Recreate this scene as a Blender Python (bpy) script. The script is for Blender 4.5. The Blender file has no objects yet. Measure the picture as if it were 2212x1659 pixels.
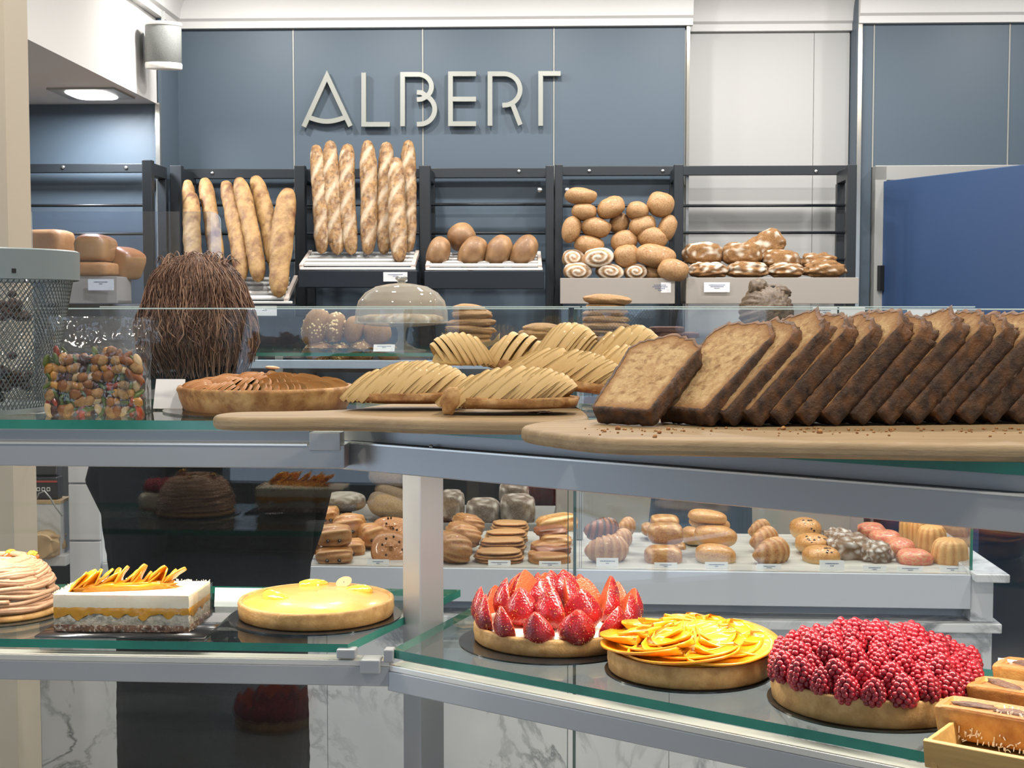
import bpy, math, random
from math import sin, cos, pi, tan, atan, radians, sqrt, exp
from mathutils import Vector, Matrix, Euler, noise
random.seed(7)
S = bpy.context.scene
COL = S.collection
EYE = 1.45
FPX = 3000.0
TILT = atan(169.5 / FPX)
# ---------------------------------------------------------------- camera
cam_d = bpy.data.cameras.new('camera'); cam = bpy.data.objects.new('camera', cam_d); COL.objects.link(cam)
cam.location = (0, 0, EYE); cam.rotation_euler = (pi / 2 - TILT, 0, 0)
cam_d.sensor_width = 36; cam_d.lens = 36 * FPX / 2212; cam_d.clip_start = 0.02; cam_d.clip_end = 100
cam_d.dof.use_dof = True; cam_d.dof.focus_distance = 1.9; cam_d.dof.aperture_fstop = 45
S.camera = cam
# ---------------------------------------------------------------- world, exposure
W = bpy.data.worlds.new('sky'); S.world = W; W.use_nodes = True
_b = W.node_tree.nodes['Background']; _b.inputs[0].default_value = (0.62, 0.78, 1.0, 1); _b.inputs[1].default_value = 2.1
S.view_settings.view_transform = 'Standard'; S.view_settings.look = 'None'
S.view_settings.gamma = 1; S.view_settings.use_curve_mapping = False; S.view_settings.exposure = 0.0
S.cycles.max_bounces = 7; S.cycles.diffuse_bounces = 3; S.cycles.glossy_bounces = 4
S.cycles.transmission_bounces = 6; S.cycles.transparent_max_bounces = 24
S.cycles.caustics_reflective = False; S.cycles.caustics_refractive = False
S.cycles.sample_clamp_indirect = 6; S.cycles.sample_clamp_direct = 0

def area(name, loc, size, power, color=(1, 1, 1), rot=(0, 0, 0), sy=None, spread=180):
    l = bpy.data.lights.new(name, 'AREA'); l.energy = power; l.color = color; l.spread = radians(spread)
    l.size = size
    if sy: l.shape = 'RECTANGLE'; l.size_y = sy
    else: l.shape = 'DISK'
    o = bpy.data.objects.new(name, l); COL.objects.link(o); o.location = loc; o.rotation_euler = rot
    return o
WARM = (1.0, 0.90, 0.77); NEUT = (1.0, 0.965, 0.92)
# ceiling downlights over the shop floor, the counter and along the back wall
CEIL_L = [(-1.1, 1.1), (0.3, 1.0), (1.7, 1.0), (-0.9, 2.7), (0.5, 2.7), (1.9, 2.7), (-0.6, 4.35), (0.55, 4.35), (1.7, 4.35)]
for _x, _y in CEIL_L:
    area('ceiling_spot_light', (_x, _y, 2.86), 0.13, 15.5 if _y < 4 else 19, NEUT if _y > 4 else WARM)
WASH_L = [(-1.15, 5.55), (-0.55, 5.45), (0.1, 5.4), (0.75, 5.4), (1.32, 5.35), (2.2, 5.3)]
for _x, _y in WASH_L:
    area('wall_wash_light', (_x, _y, 2.84), 0.10, 10.5, NEUT, (radians(14), 0, 0))

# ---------------------------------------------------------------- pixel -> world helpers
_F = Vector((0, cos(TILT), -sin(TILT))); _U = Vector((0, sin(TILT), cos(TILT))); CAM = Vector((0, 0, EYE))
def ray(px, py):
    return _F * FPX + Vector((1, 0, 0)) * (px - 1106) - _U * (py - 829.5)
def aY(px, py, Y):
    r = ray(px, py); return CAM + r * (Y / r.y)
def aZ(px, py, z):
    r = ray(px, py); return CAM + r * ((z - EYE) / r.z)
def u(npx, D): return npx * D / FPX
# ---------------------------------------------------------------- colours, materials
def H(h, a=1):
    h = h.lstrip('#'); v = [int(h[i:i + 2], 16) / 255 for i in (0, 2, 4)]
    return tuple(c / 12.92 if c <= .04045 else ((c + .055) / 1.055) ** 2.4 for c in v) + (a,)
def mat(name, c, c2=None, ns=20, rough=.5, metal=0, bump=0, bs=60, coat=0, sub=0, attr=None, lo=.38, hi=.62, spec=.5, emit=0,
        c4=None, ns4=6, attr_rough=None, stretch=None, det=5, trans=0, subcol=None, voro=0):
    m = bpy.data.materials.new(name); m.use_nodes = True; nt = m.node_tree; N = nt.nodes; L = nt.links
    p = N['Principled BSDF']
    c = H(c) if isinstance(c, str) else c
    p.inputs['Roughness'].default_value = rough; p.inputs['Metallic'].default_value = metal
    p.inputs['Specular IOR Level'].default_value = spec
    p.inputs['Coat Weight'].default_value = coat; p.inputs['Coat Roughness'].default_value = .12
    if trans: p.inputs['Transmission Weight'].default_value = trans
    if sub:
        p.inputs['Subsurface Weight'].default_value = sub; p.inputs['Subsurface Radius'].default_value = (.006, .003, .002)
        p.inputs['Subsurface Scale'].default_value = 1.0
    p.inputs['Base Color'].default_value = c
    if emit: p.inputs['Emission Color'].default_value = c; p.inputs['Emission Strength'].default_value = emit
    vec = None
    if c2 or bump or c4:
        tc = N.new('ShaderNodeTexCoord'); oi = N.new('ShaderNodeObjectInfo')
        ad = N.new('ShaderNodeVectorMath'); ad.operation = 'MULTIPLY_ADD'
        L.new(oi.outputs['Random'], ad.inputs[0]); ad.inputs[1].default_value = (37, 17, 23); L.new(tc.outputs['Object'], ad.inputs[2])
        vec = ad.outputs[0]
        if stretch:
            mp = N.new('ShaderNodeMapping'); mp.inputs['Scale'].default_value = stretch; L.new(vec, mp.inputs[0]); vec = mp.outputs[0]
    cur = None
    def noisemix(a_sock, a_col, b_col, scale, lo, hi):
        n = N.new('ShaderNodeTexNoise'); n.inputs['Scale'].default_value = scale; n.inputs['Detail'].default_value = det
        n.inputs['Roughness'].default_value = .62
        L.new(vec, n.inputs['Vector'])
        r = N.new('ShaderNodeMapRange'); r.inputs[1].default_value = lo; r.inputs[2].default_value = hi
        L.new(n.outputs[0], r.inputs[0])
        mx = N.new('ShaderNodeMix'); mx.data_type = 'RGBA'
        L.new(r.outputs[0], mx.inputs[0])
        if a_sock: L.new(a_sock, mx.inputs[6])
        else: mx.inputs[6].default_value = a_col
        mx.inputs[7].default_value = b_col
        return mx.outputs[2]
    if c2: cur = noisemix(None, c, H(c2), ns, lo, hi)
    if c4: cur = noisemix(cur, c, H(c4), ns4, .5, .68)
    if attr:
        at = N.new('ShaderNodeAttribute'); at.attribute_name = 'm'
        mx = N.new('ShaderNodeMix'); mx.data_type = 'RGBA'; L.new(at.outputs['Fac'], mx.inputs[0])
        if cur: L.new(cur, mx.inputs[6])
        else: mx.inputs[6].default_value = c
        mx.inputs[7].default_value = H(attr); cur = mx.outputs[2]
    if cur: L.new(cur, p.inputs['Base Color'])
    if bump:
        n = N.new('ShaderNodeTexVoronoi' if voro else 'ShaderNodeTexNoise'); n.inputs['Scale'].default_value = bs
        if not voro: n.inputs['Detail'].default_value = 6; n.inputs['Roughness'].default_value = .65
        L.new(vec, n.inputs['Vector']); b = N.new('ShaderNodeBump'); b.inputs['Strength'].default_value = bump
        b.inputs['Distance'].default_value = .004
        L.new(n.outputs[0], b.inputs['Height']); L.new(b.outputs[0], p.inputs['Normal'])
    return m
def glass(name, tint=(1, 1, 1), ior=1.5, boost=0.0, rough=0.0, haze=0.0, hazecol=(1, 1, 1), bump=0, bs=30):
    """thin pane: Fresnel mirror over clear transmission"""
    m = bpy.data.materials.new(name); m.use_nodes = True; nt = m.node_tree; N = nt.nodes; L = nt.links; N.clear()
    o = N.new('ShaderNodeOutputMaterial'); t = N.new('ShaderNodeBsdfTransparent'); g = N.new('ShaderNodeBsdfGlossy')
    t.inputs[0].default_value = (*tint, 1); g.inputs['Roughness'].default_value = rough
    f = N.new('ShaderNodeFresnel'); ge = N.new('ShaderNodeNewGeometry'); mr = N.new('ShaderNodeMapRange')
    mr.inputs[3].default_value = ior; mr.inputs[4].default_value = 1 / ior   # same Fresnel curve from both faces of the sheet
    L.new(ge.outputs['Backfacing'], mr.inputs[0]); L.new(mr.outputs[0], f.inputs[0])
    mx = N.new('ShaderNodeMixShader'); last = f.outputs[0]
    if bump:
        tc = N.new('ShaderNodeTexCoord'); nn = N.new('ShaderNodeTexNoise'); nn.inputs['Scale'].default_value = bs; nn.inputs['Detail'].default_value = 2
        bb = N.new('ShaderNodeBump'); bb.inputs['Strength'].default_value = bump; bb.inputs['Distance'].default_value = .02
        L.new(tc.outputs['Object'], nn.inputs['Vector']); L.new(nn.outputs[0], bb.inputs['Height']); L.new(bb.outputs[0], g.inputs['Normal']); L.new(bb.outputs[0], f.inputs['Normal'])
    if boost:
        ma = N.new('ShaderNodeMath'); ma.operation = 'ADD'; ma.inputs[1].default_value = boost; ma.use_clamp = True
        L.new(last, ma.inputs[0]); last = ma.outputs[0]
    L.new(last, mx.inputs[0]); L.new(t.outputs[0], mx.inputs[1]); L.new(g.outputs[0], mx.inputs[2])
    out = mx.outputs[0]
    if haze:
        d = N.new('ShaderNodeBsdfDiffuse'); d.inputs[0].default_value = (*hazecol, 1)
        m2 = N.new('ShaderNodeMixShader'); m2.inputs[0].default_value = haze
        L.new(out, m2.inputs[1]); L.new(d.outputs[0], m2.inputs[2]); out = m2.outputs[0]
    L.new(out, o.inputs[0]); return m
def marble(name):
    m = bpy.data.materials.new(name); m.use_nodes = True; nt = m.node_tree; N = nt.nodes; L = nt.links
    p = N['Principled BSDF']; p.inputs['Roughness'].default_value = .22
    tc = N.new('ShaderNodeTexCoord'); n1 = N.new('ShaderNodeTexNoise'); n1.inputs['Scale'].default_value = 2.6; n1.inputs['Detail'].default_value = 8
    n1.inputs['Roughness'].default_value = .6; n1.inputs['Distortion'].default_value = 1.2
    L.new(tc.outputs['Object'], n1.inputs['Vector'])
    # thin veins where the noise crosses its middle value
    a = N.new('ShaderNodeMath'); a.operation = 'SUBTRACT'; a.inputs[1].default_value = .5; L.new(n1.outputs[0], a.inputs[0])
    b = N.new('ShaderNodeMath'); b.operation = 'ABSOLUTE'; L.new(a.outputs[0], b.inputs[0])
    r = N.new('ShaderNodeMapRange'); r.inputs[1].default_value = .0; r.inputs[2].default_value = .030; r.inputs[3].default_value = .85; r.inputs[4].default_value = 0
    L.new(b.outputs[0], r.inputs[0])
    n2 = N.new('ShaderNodeTexNoise'); n2.inputs['Scale'].default_value = 2.9; n2.inputs['Detail'].default_value = 3; L.new(tc.outputs['Object'], n2.inputs['Vector'])
    mu = N.new('ShaderNodeMapRange'); mu.inputs[1].default_value = .40; mu.inputs[2].default_value = .60; L.new(n2.outputs[0], mu.inputs[0])
    ml = N.new('ShaderNodeMath'); ml.operation = 'MULTIPLY'; L.new(r.outputs[0], ml.inputs[0]); L.new(mu.outputs[0], ml.inputs[1])
    c1 = N.new('ShaderNodeMix'); c1.data_type = 'RGBA'; L.new(n2.outputs[0], c1.inputs[0]); c1.inputs[6].default_value = H('#b4bbc4'); c1.inputs[7].default_value = H('#eceef0')
    c2 = N.new('ShaderNodeMix'); c2.data_type = 'RGBA'; L.new(ml.outputs[0], c2.inputs[0]); L.new(c1.outputs[2], c2.inputs[6]); c2.inputs[7].default_value = H('#59636b')
    L.new(c2.outputs[2], p.inputs['Base Color']); return m
# ---------------------------------------------------------------- mesh accumulator
_ICO = {}
def ico(n):
    if n not in _ICO:
        import bmesh
        b = bmesh.new(); bmesh.ops.create_icosphere(b, subdivisions=n, radius=1)
        _ICO[n] = ([v.co.copy() for v in b.verts], [tuple(v.index for v in f.verts) for f in b.faces]); b.free()
    return _ICO[n]
def pw_(x, e): return max(0.0, x) ** e
def nz(v, s=1.0, seed=0):
    return noise.noise(Vector((v[0] * s + seed * 13.7, v[1] * s - seed * 7.3, v[2] * s + seed * 3.1)))
class G:
    def __init__(s): s.v = []; s.f = []; s.mi = []; s.a = []
    def add(s, vs, fs, mi=0, a=None):
        k = len(s.v); s.v += [Vector(q) for q in vs]; s.f += [tuple(i + k for i in f) for f in fs]; s.mi += [mi] * len(fs)
        s.a += (list(a) if a is not None else [0.0] * len(vs)); return s
    def box(s, c, d, rot=None, mi=0, tap=1.0):
        x, y, z = [q / 2 for q in d]; c = Vector(c)
        vs = [Vector((sx * x * (tap if sz > 0 else 1), sy * y * (tap if sz > 0 else 1), sz * z)) for sz in (-1, 1) for sy in (-1, 1) for sx in (-1, 1)]
        if rot is not None:
            R = Euler(rot).to_matrix(); vs = [R @ q for q in vs]
        return s.add([q + c for q in vs], [(0, 2, 3, 1), (4, 5, 7, 6), (0, 1, 5, 4), (2, 6, 7, 3), (0, 4, 6, 2), (1, 3, 7, 5)], mi)
    def prism(s, poly, z0, z1, mi=0, side=None):
        n = len(poly)
        s.add([(x, y, z0) for x, y in poly] + [(x, y, z1) for x, y in poly], [tuple(range(n - 1, -1, -1)), tuple(range(n, 2 * n))], mi)
        k = len(s.v) - 2 * n
        for i in range(n):
            j = (i + 1) % n; s.f.append((k + i, k + j, k + n + j, k + n + i)); s.mi.append(mi if side is None else side)
        return s
    def lathe(s, prof, n=48, mi=0, c=(0, 0, 0), ripple=None, sx=1, sy=1, amap=None, a0=0, a1=2 * pi, rot=None):
        full = abs(a1 - a0 - 2 * pi) < 1e-6; m = n if full else n + 1
        vs = []; at = []; R = Euler(rot).to_matrix() if rot else None
        for r, z in prof:
            for i in range(m):
                t = a0 + (a1 - a0) * i / n; rr = r * (ripple(t, z) if ripple else 1)
                q = Vector((rr * cos(t) * sx, rr * sin(t) * sy, z))
                if R: q = R @ q
                vs.append(q + Vector(c)); at.append(amap(t, r, z) if amap else 0)
        fs = []
        for j in range(len(prof) - 1):
            for i in range(n):
                k = (i + 1) % m if full else i + 1
                fs.append((j * m + i, j * m + k, (j + 1) * m + k, (j + 1) * m + i))
        return s.add(vs, fs, mi, at)
    def tube(s, pts, r, n=6, mi=0, cap=True, flat=1.0, a=0.0):
        pts = [Vector(p) for p in pts]; m = len(pts); vs = []
        rs = r if isinstance(r, (list, tuple)) else [r] * m
        up = Vector((0, 0, 1)); prevx = None
        for i, p in enumerate(pts):
            d = (pts[min(i + 1, m - 1)] - pts[max(i - 1, 0)])
            if d.length < 1e-9: d = Vector((0, 0, 1))
            d.normalize()
            if prevx is None:
                x = d.cross(up)
                if x.length < .05: x = d.cross(Vector((0, 1, 0)))
            else: x = prevx - d * prevx.dot(d)
            x.normalize(); y = d.cross(x); prevx = x
            for k in range(n):
                t = 2 * pi * k / n; vs.append(p + x * cos(t) * rs[i] + y * sin(t) * rs[i] * flat)
        fs = [(i * n + k, i * n + (k + 1) % n, (i + 1) * n + (k + 1) % n, (i + 1) * n + k) for i in range(m - 1) for k in range(n)]
        if cap: fs += [tuple(range(n - 1, -1, -1)), tuple((m - 1) * n + k for k in range(n))]
        return s.add(vs, fs, mi, [a] * len(vs))
    def blob(s, c, d, rot=None, lv=3, amp=0.0, fr=2.0, seed=0, mi=0, fn=None, pw=1.0, att=None):
        vs, fs = ico(lv); out = []; R = Euler(rot).to_matrix() if rot is not None else None; at = []
        for q in vs:
            p = q
            if pw != 1.0: p = Vector([math.copysign(abs(k) ** pw, k) for k in q])
            if amp: p = p * (1 + amp * nz(q, fr, seed))
            if fn: p = fn(p)
            at.append(att(p) if att else 0)
            p = Vector((p.x * d[0], p.y * d[1], p.z * d[2]))
            if R: p = R @ p
            out.append(p + Vector(c))
        return s.add(out, fs, mi, at)
    def grid(s, fn, nu, nv, mi=0, wrapu=False, attf=None):
        vs = []; at = []
        for j in range(nv):
            for i in range(nu):
                a, b = i / (nu if wrapu else nu - 1), j / (nv - 1); vs.append(fn(a, b)); at.append(attf(a, b) if attf else 0)
        fs = [(j * nu + i, j * nu + (i + 1) % nu, (j + 1) * nu + (i + 1) % nu, (j + 1) * nu + i) for j in range(nv - 1) for i in range(nu if wrapu else nu - 1)]
        return s.add(vs, fs, mi, at)
    def xf(s, M):
        s.v = [M @ q for q in s.v]; return s
    def mesh(s, name, mats, smooth=True):
        me = bpy.data.meshes.new(name); me.from_pydata([tuple(q) for q in s.v], [], s.f)
        for m in (mats if isinstance(mats, (list, tuple)) else [mats]): me.materials.append(m)
        me.polygons.foreach_set('material_index', s.mi)
        me.polygons.foreach_set('use_smooth', [bool(smooth)] * len(s.f))
        if any(s.a):
            at = me.attributes.new('m', 'FLOAT', 'POINT'); at.data.foreach_set('value', s.a)
        me.update()
        if smooth == 'auto':
            try: me.set_sharp_from_angle(angle=radians(38))
            except Exception: pass
        return me
    def obj(s, name, mats, parent=None, smooth=True, loc=None, rot=None, **tg):
        return link(name, s.mesh(name, mats, smooth), parent, loc, rot, **tg)
def link(name, me, parent=None, loc=None, rot=None, scale=None, **tg):
    o = bpy.data.objects.new(name, me); COL.objects.link(o)
    if parent is not None: o.parent = parent
    if loc is not None: o.location = loc
    if rot is not None: o.rotation_euler = rot
    if scale is not None: o.scale = scale if isinstance(scale, (tuple, list, Vector)) else (scale,) * 3
    for k, v in tg.items():
        if v is not None: o[{'cat': 'category'}.get(k, k)] = v
    return o
def thing(name, loc, label, cat, group=None, rot=None, scale=None):
    return link(name, None, None, loc, rot, scale, label=label, cat=cat, group=group)
def bevel(o, w, seg=2):
    b = o.modifiers.new('edge', 'BEVEL'); b.width = w; b.segments = seg; b.limit_method = 'ANGLE'; b.angle_limit = radians(40); return o
ORD = ['first', 'second', 'third', 'fourth', 'fifth', 'sixth', 'seventh', 'eighth', 'ninth', 'tenth', 'eleventh', 'twelfth', 'thirteenth', 'fourteenth', 'fifteenth']
def rr(a, b): return random.uniform(a, b)
class Frame:
    def __init__(s, x, y, a): s.O = Vector((x, y, 0)); s.a = a; s.X = Vector((cos(a), sin(a), 0)); s.Y = Vector((-sin(a), cos(a), 0))
    def loc(s, p): q = p - s.O; return Vector((q.dot(s.X), q.dot(s.Y), p.z))
    def w(s, x, y, z): return s.O + s.X * x + s.Y * y + Vector((0, 0, z))
    def hy(s, px, py, y=0.0):
        r = ray(px, py); t = (y - (CAM - s.O).dot(s.Y)) / r.dot(s.Y); return s.loc(CAM + r * t)
    def hz(s, px, py, z): return s.loc(aZ(px, py, z))
    def wy(s, px, py, y=0.0): q = s.hy(px, py, y); return s.w(*q)
    def put(s, o): o.location = s.O; o.rotation_euler = (0, 0, s.a); return o
WALL = Frame(0, 6.2, atan(-.035)); FAR = Frame(0, 3.75, atan(-.07))
CX, CY = -.162, 1.85
NL = Frame(CX, CY, atan(-.066)); NR = Frame(CX, CY, -atan(.589 / .808))
# ---------------------------------------------------------------- setting materials
M_navy = mat('navy_panel', '#4d5a66', rough=.48, spec=.35)
M_whitep = mat('white_panel', '#a9a9a8', rough=.5)
M_plaster = mat('white_plaster', '#cccbc9', rough=.7)
M_joint = mat('joint_trim', '#93938c', rough=.4)
M_chrome = mat('chrome_trim', '#c9c6be', rough=.18, metal=.9)
M_floor = mat('floor_tile', '#b9b7b3', '#a9a7a4', 3, rough=.35)
M_beige = mat('beige_column', '#b5aa98', rough=.55)
M_steel = mat('brushed_steel_frame', '#9b9b98', rough=.45, metal=.25)
M_blue = mat('blue_door', '#2c4469', rough=.5)
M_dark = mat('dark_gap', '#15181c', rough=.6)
M_marble = marble('marble')
def struct(name, g, mats, fr=None, smooth=False, parent=None, label=None):
    o = g.obj(name, mats, parent, smooth)
    if parent is None: o['kind'] = 'structure'
    if label: o['label'] = label
    if fr: fr.put(o)
    return o
# room shell: floor, ceiling, side walls, shop front behind the camera (large openings to the street)
struct('floor', G().box((.4, 1.75, -.05), (6.6, 10.5, .1)), M_floor)
struct('ceiling', G().box((.4, 1.75, 2.95), (6.6, 10.5, .1)), M_plaster)
struct('wall_right', G().box((3.75, 1.75, 1.45), (.1, 10.5, 2.9)), M_whitep)
g = G().box((-2.85, -1.5, 1.45), (.1, 3.9, 2.9)).box((-2.85, 4.5, 1.45), (.1, 5.0, 2.9)).box((-2.85, 1.25, .15), (.1, 1.6, .3)).box((-2.85, 1.25, 2.78), (.1, 1.6, .24)); struct('wall_left', g, M_plaster)
g = G()
for y in (.48, 1.0, 1.5, 1.98): g.box((-2.84, y, 1.48), (.06, .04, 2.4))
g.box((-2.84, 1.22, 1.1), (.05, 1.5, .03)); struct('window_1', g, mat('window_frame', '#3a3f46', rough=.5))
g = G().box((.4, -3.0, .2), (6.6, .12, .4)).box((.4, -3.0, 2.8), (6.6, .12, .25))
for x, w in ((-2.7, .5), (-.9, .9), (1.25, 1.1), (3.4, .8)): g.box((x, -3.0, 1.5), (w, .14, 2.6))
struct('wall_front', g, M_steel)
# back wall: pale backing that shows in the joints, navy panels proud of it
zt = WALL.hy(900, 60).z
xs = [(383, 638), (638, 915), (915, 1196), (1196, 1478)]
def wx(px, y=0): return WALL.hy(px, 500, y).x
g = G().box(((wx(-300) + wx(1480)) / 2, .075, 1.4), (wx(1480) - wx(-300), .13, 2.85))
g.box(((wx(1480) + wx(1860)) / 2, .20, 1.4), (wx(1860) - wx(1480), .13, 2.85))
g.box(((wx(1850) + wx(2600)) / 2, .075, 1.4), (wx(2600) - wx(1850), .13, 2.85))
wall = struct('wall_back', g, M_joint, WALL)
def panel(x0, x1, z0, z1, m, y=.0, j=.0035, parent=wall, name='wall_panel'):
    return struct(name, G().box(((x0 + x1) / 2, y, (z0 + z1) / 2), (x1 - x0 - 2 * j, .02, z1 - z0)), m, parent=parent)
for a, b in xs: panel(wx(a), wx(b), .1, 2.83, M_navy)
panel(wx(1490), wx(1764), .1, 2.83, M_whitep, .125, .001); panel(wx(1764), wx(1842), .1, 2.83, M_whitep, .125, .001)
ztop = WALL.hy(1900, 362).z
panel(wx(1857), wx(1881), .1, 2.83, M_navy); panel(wx(1881), wx(2171), ztop + .004, 2.83, M_navy); panel(wx(2171), wx(2560), ztop + .004, 2.83, M_navy)
for _p in (638, 915, 1196, 1881, 2171):
    z0_ = .1 if _p < 1500 else ztop; struct('joint_strip', G().box((wx(_p), -.006, (z0_ + 2.83) / 2), (.0055, .014, 2.83 - z0_)), M_joint, parent=wall, label='thin pale joint strip')
struct('wall_return', G().box((wx(1484), .06, 1.4), (.012, .14, 2.8)), M_chrome, parent=wall)
struct('wall_return', G().box((wx(1851), .06, 1.4), (.03, .14, 2.8)), M_navy, parent=wall)
struct('corner_trim', G().box((wx(1850), -.018, 1.4), (.018, .02, 2.8)), M_chrome, parent=wall, label='polished corner strip')
struct('corner_trim', G().box((wx(1483), -.014, 1.4), (.012, .02, 2.8)), M_chrome, parent=wall, label='polished corner strip')
# cornice: small fillet, hollow cove, bead
def cove(fr, x0, x1, y0, z, name):
    prof = [(0, 0), (.03, 0), (.03, .03), (.045, .04)] + [(.045 + .16 * (1 - cos(t)), .04 + .13 * sin(t)) for t in [i * pi / 16 for i in range(1, 9)]] + [(.215, .172), (.215, .19), (.24, .19), (.24, .30), (0, .30)]
    n = len(prof); g = G(); vs = [(x, y0 - a, z + b) for x in (x0, x1) for a, b in prof]
    g.add(vs, [(i, (i + 1) % n, n + (i + 1) % n, n + i) for i in range(n)] + [tuple(range(n)), tuple(range(2 * n - 1, n - 1, -1))])
    o = struct(name, g, M_plaster, fr, 'auto'); return o
zc = WALL.hy(900, 62).z
cove(WALL, wx(385), wx(1492), -.01, zc, 'trim_1')
cove(WALL, wx(1450), wx(1880), .115, WALL.hy(1650, 69, .11).z, 'trim_2')
cove(WALL, wx(1846), wx(2600), -.01, WALL.hy(1950, 53).z, 'trim_3')
# left bulkhead with soffit, alcove wall and narrow return
BL = Frame(0, 5.93, atan(-.035))
sz = BL.hy(200, 225).z
def bx(px, y=0): return BL.hy(px, 500, y).x
xr = bx(343)
g = G().box(((bx(-400) + xr) / 2, -.85, (sz + 2.95) / 2), (xr - bx(-400), 1.7, 2.95 - sz)); struct('wall_left_bulkhead', g, M_plaster, BL)
g = G().box(((bx(-400) + xr) / 2, .06, 1.2), (xr - bx(-400), .12, sz * 2 - 2.4 + .2)); struct('wall_alcove', g, M_navy, BL)
struct('wall_return', G().box((bx(366, .12), .14, 1.45), (bx(385, .2) - bx(349), .28, 2.9)), M_navy, BL)
g = G().box((xr + .008, -.01, 1.3), (.018, .03, 2.02)); struct('trim_4', g, M_chrome, BL)
# cove along the bulkhead face
side = Frame(0, 0, 0)
g = G(); prof = [(0, 0), (.03, 0), (.03, .03), (.045, .04)] + [(.045 + .16 * (1 - cos(t)), .04 + .13 * sin(t)) for t in [i * pi / 16 for i in range(1, 9)]] + [(.215, .172), (.215, .3), (0, .3)]
n = len(prof); vs = [(xr + a, y, zc - .0 + b) for y in (-1.7, .25) for a, b in prof]
g.add(vs, [(i, (i + 1) % n, n + (i + 1) % n, n + i) for i in range(n)] + [tuple(range(n)), tuple(range(2 * n - 1, n - 1, -1))]); struct('trim_5', g, M_plaster, BL, 'auto')
# beige column near the left edge
q = aY(68, 500, 3.45)
struct('column', G().box((q.x - .2, 3.37, 1.45), (.4, .16, 2.9)), M_beige)
# door at the far right: steel frame and the open blue leaf
dt = thing('service_door', (0, 0, 0), 'open blue service door in a brushed steel frame at the back wall', 'door'); dt['kind'] = 'structure'; WALL.put(dt)
dt.name = 'door_1'
g = G().box(((wx(1881) + wx(1906)) / 2, -.03, ztop / 2), (wx(1906) - wx(1881), .09, ztop)).box(((wx(1881) + wx(2600)) / 2, -.03, ztop - .03), (wx(2600) - wx(1881), .09, .065))
bevel(g.obj('door_frame', M_steel, dt, False), .003)
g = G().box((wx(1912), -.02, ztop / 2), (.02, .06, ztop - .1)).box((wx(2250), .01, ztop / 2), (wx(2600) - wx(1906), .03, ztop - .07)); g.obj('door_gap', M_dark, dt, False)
hg = WALL.loc(aY(1917, 392, 6.08)); fr_ = WALL.loc(aY(2300, 340, 5.20))
dv = (fr_ - hg); dl = sqrt(dv.x ** 2 + dv.y ** 2); da = math.atan2(dv.y, dv.x)
g = G().box((dl / 2 - .02, .0, hg.z / 2), (dl + .1, .045, hg.z)); leaf = g.obj('door_leaf', M_blue, dt, False, (hg.x, hg.y, 0), (0, 0, da)); bevel(leaf, .003)
G().box((.006, -.03, hg.z - .42), (.02, .03, .11)).box((.006, -.03, .5), (.02, .03, .11)).obj('hinge', M_dark, dt, False, (hg.x, hg.y, 0), (0, 0, da))
# recessed soffit lamp
lp = WALL.w(0, 0, 0)
c = aZ(198, 200, sz)
t = thing('soffit_lamp', (c.x, c.y, sz), 'bright recessed rectangular lamp in the white soffit at upper left', 'light', rot=(0, 0, BL.a))
G().box((0, 0, -.004), (.27, .27, .008)).box((0, 0, .01), (.2, .2, .03)).obj('lamp_frame', M_joint, t, False)
M_lamp = mat('lamp_glow', (1, .98, .95, 1), emit=9)
ll = G(); ll.blob((0, 0, -.006), (.088, .115, .012), None, 3, pw=.5); ll.obj('diffuser', M_lamp, t)
area('soffit_light', (c.x, c.y, sz - .04), .2, 15, (.93, .96, 1))
# ceiling downlight fittings
M_spot = mat('spot_glow', (1, .93, .82, 1), emit=18)
M_ring = mat('spot_ring', '#e8e8e6', rough=.4)
ringm = G().lathe([(.062, 0), (.085, 0), (.085, -.008), (.062, -.008)], 28).mesh('ring', M_ring); dm = G().lathe([(.001, -.002), (.06, -.002)], 24).mesh('disc', M_spot)
for i, (x, y) in enumerate(CEIL_L + WASH_L):
    t = thing('ceiling_downlight', (x, y, 2.898), 'round recessed warm ceiling downlight with a white ring', 'light', 'ceiling downlights')
    link('ring', ringm, t); link('lens', dm, t)
# loudspeaker on the bulkhead corner
M_spk = mat('speaker_grille', '#7d7f7d', '#6d6f6d', 300, rough=.6); M_wp = mat('white_plastic', '#e6e5e0', rough=.45)
c = aY(353, 97, 5.72)
t = thing('wall_speaker', c, 'small grey cylindrical loudspeaker with white caps mounted high in the corner', 'speaker', rot=(radians(5), 0, radians(14)))
hx, hz_ = u(39, 5.72), u(47, 5.72)
def sp_prof(z0, z1, r, k=1.0): return [(.001, z0), (r * .96, z0), (r, z0 + .004), (r, z1 - .004), (r * .96, z1), (.001, z1)]
G().lathe(sp_prof(-hz_ * .8, hz_ * .85, hx * .97), 40, sy=.8).obj('grille', M_spk, t, 'auto')
G().lathe(sp_prof(hz_ * .85, hz_, hx), 40, sy=.82).obj('top_cap', M_wp, t, 'auto')
G().lathe(sp_prof(-hz_ * 1.08, -hz_ * .8, hx), 40, sy=.82).obj('bottom_cap', M_wp, t, 'auto')
G().box((-hx * .75, .06, 0), (.03, .09, .13)).box((0, .01, hz_ + .02), (.014, .014, .05)).obj('bracket', M_spk, t, False)
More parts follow.
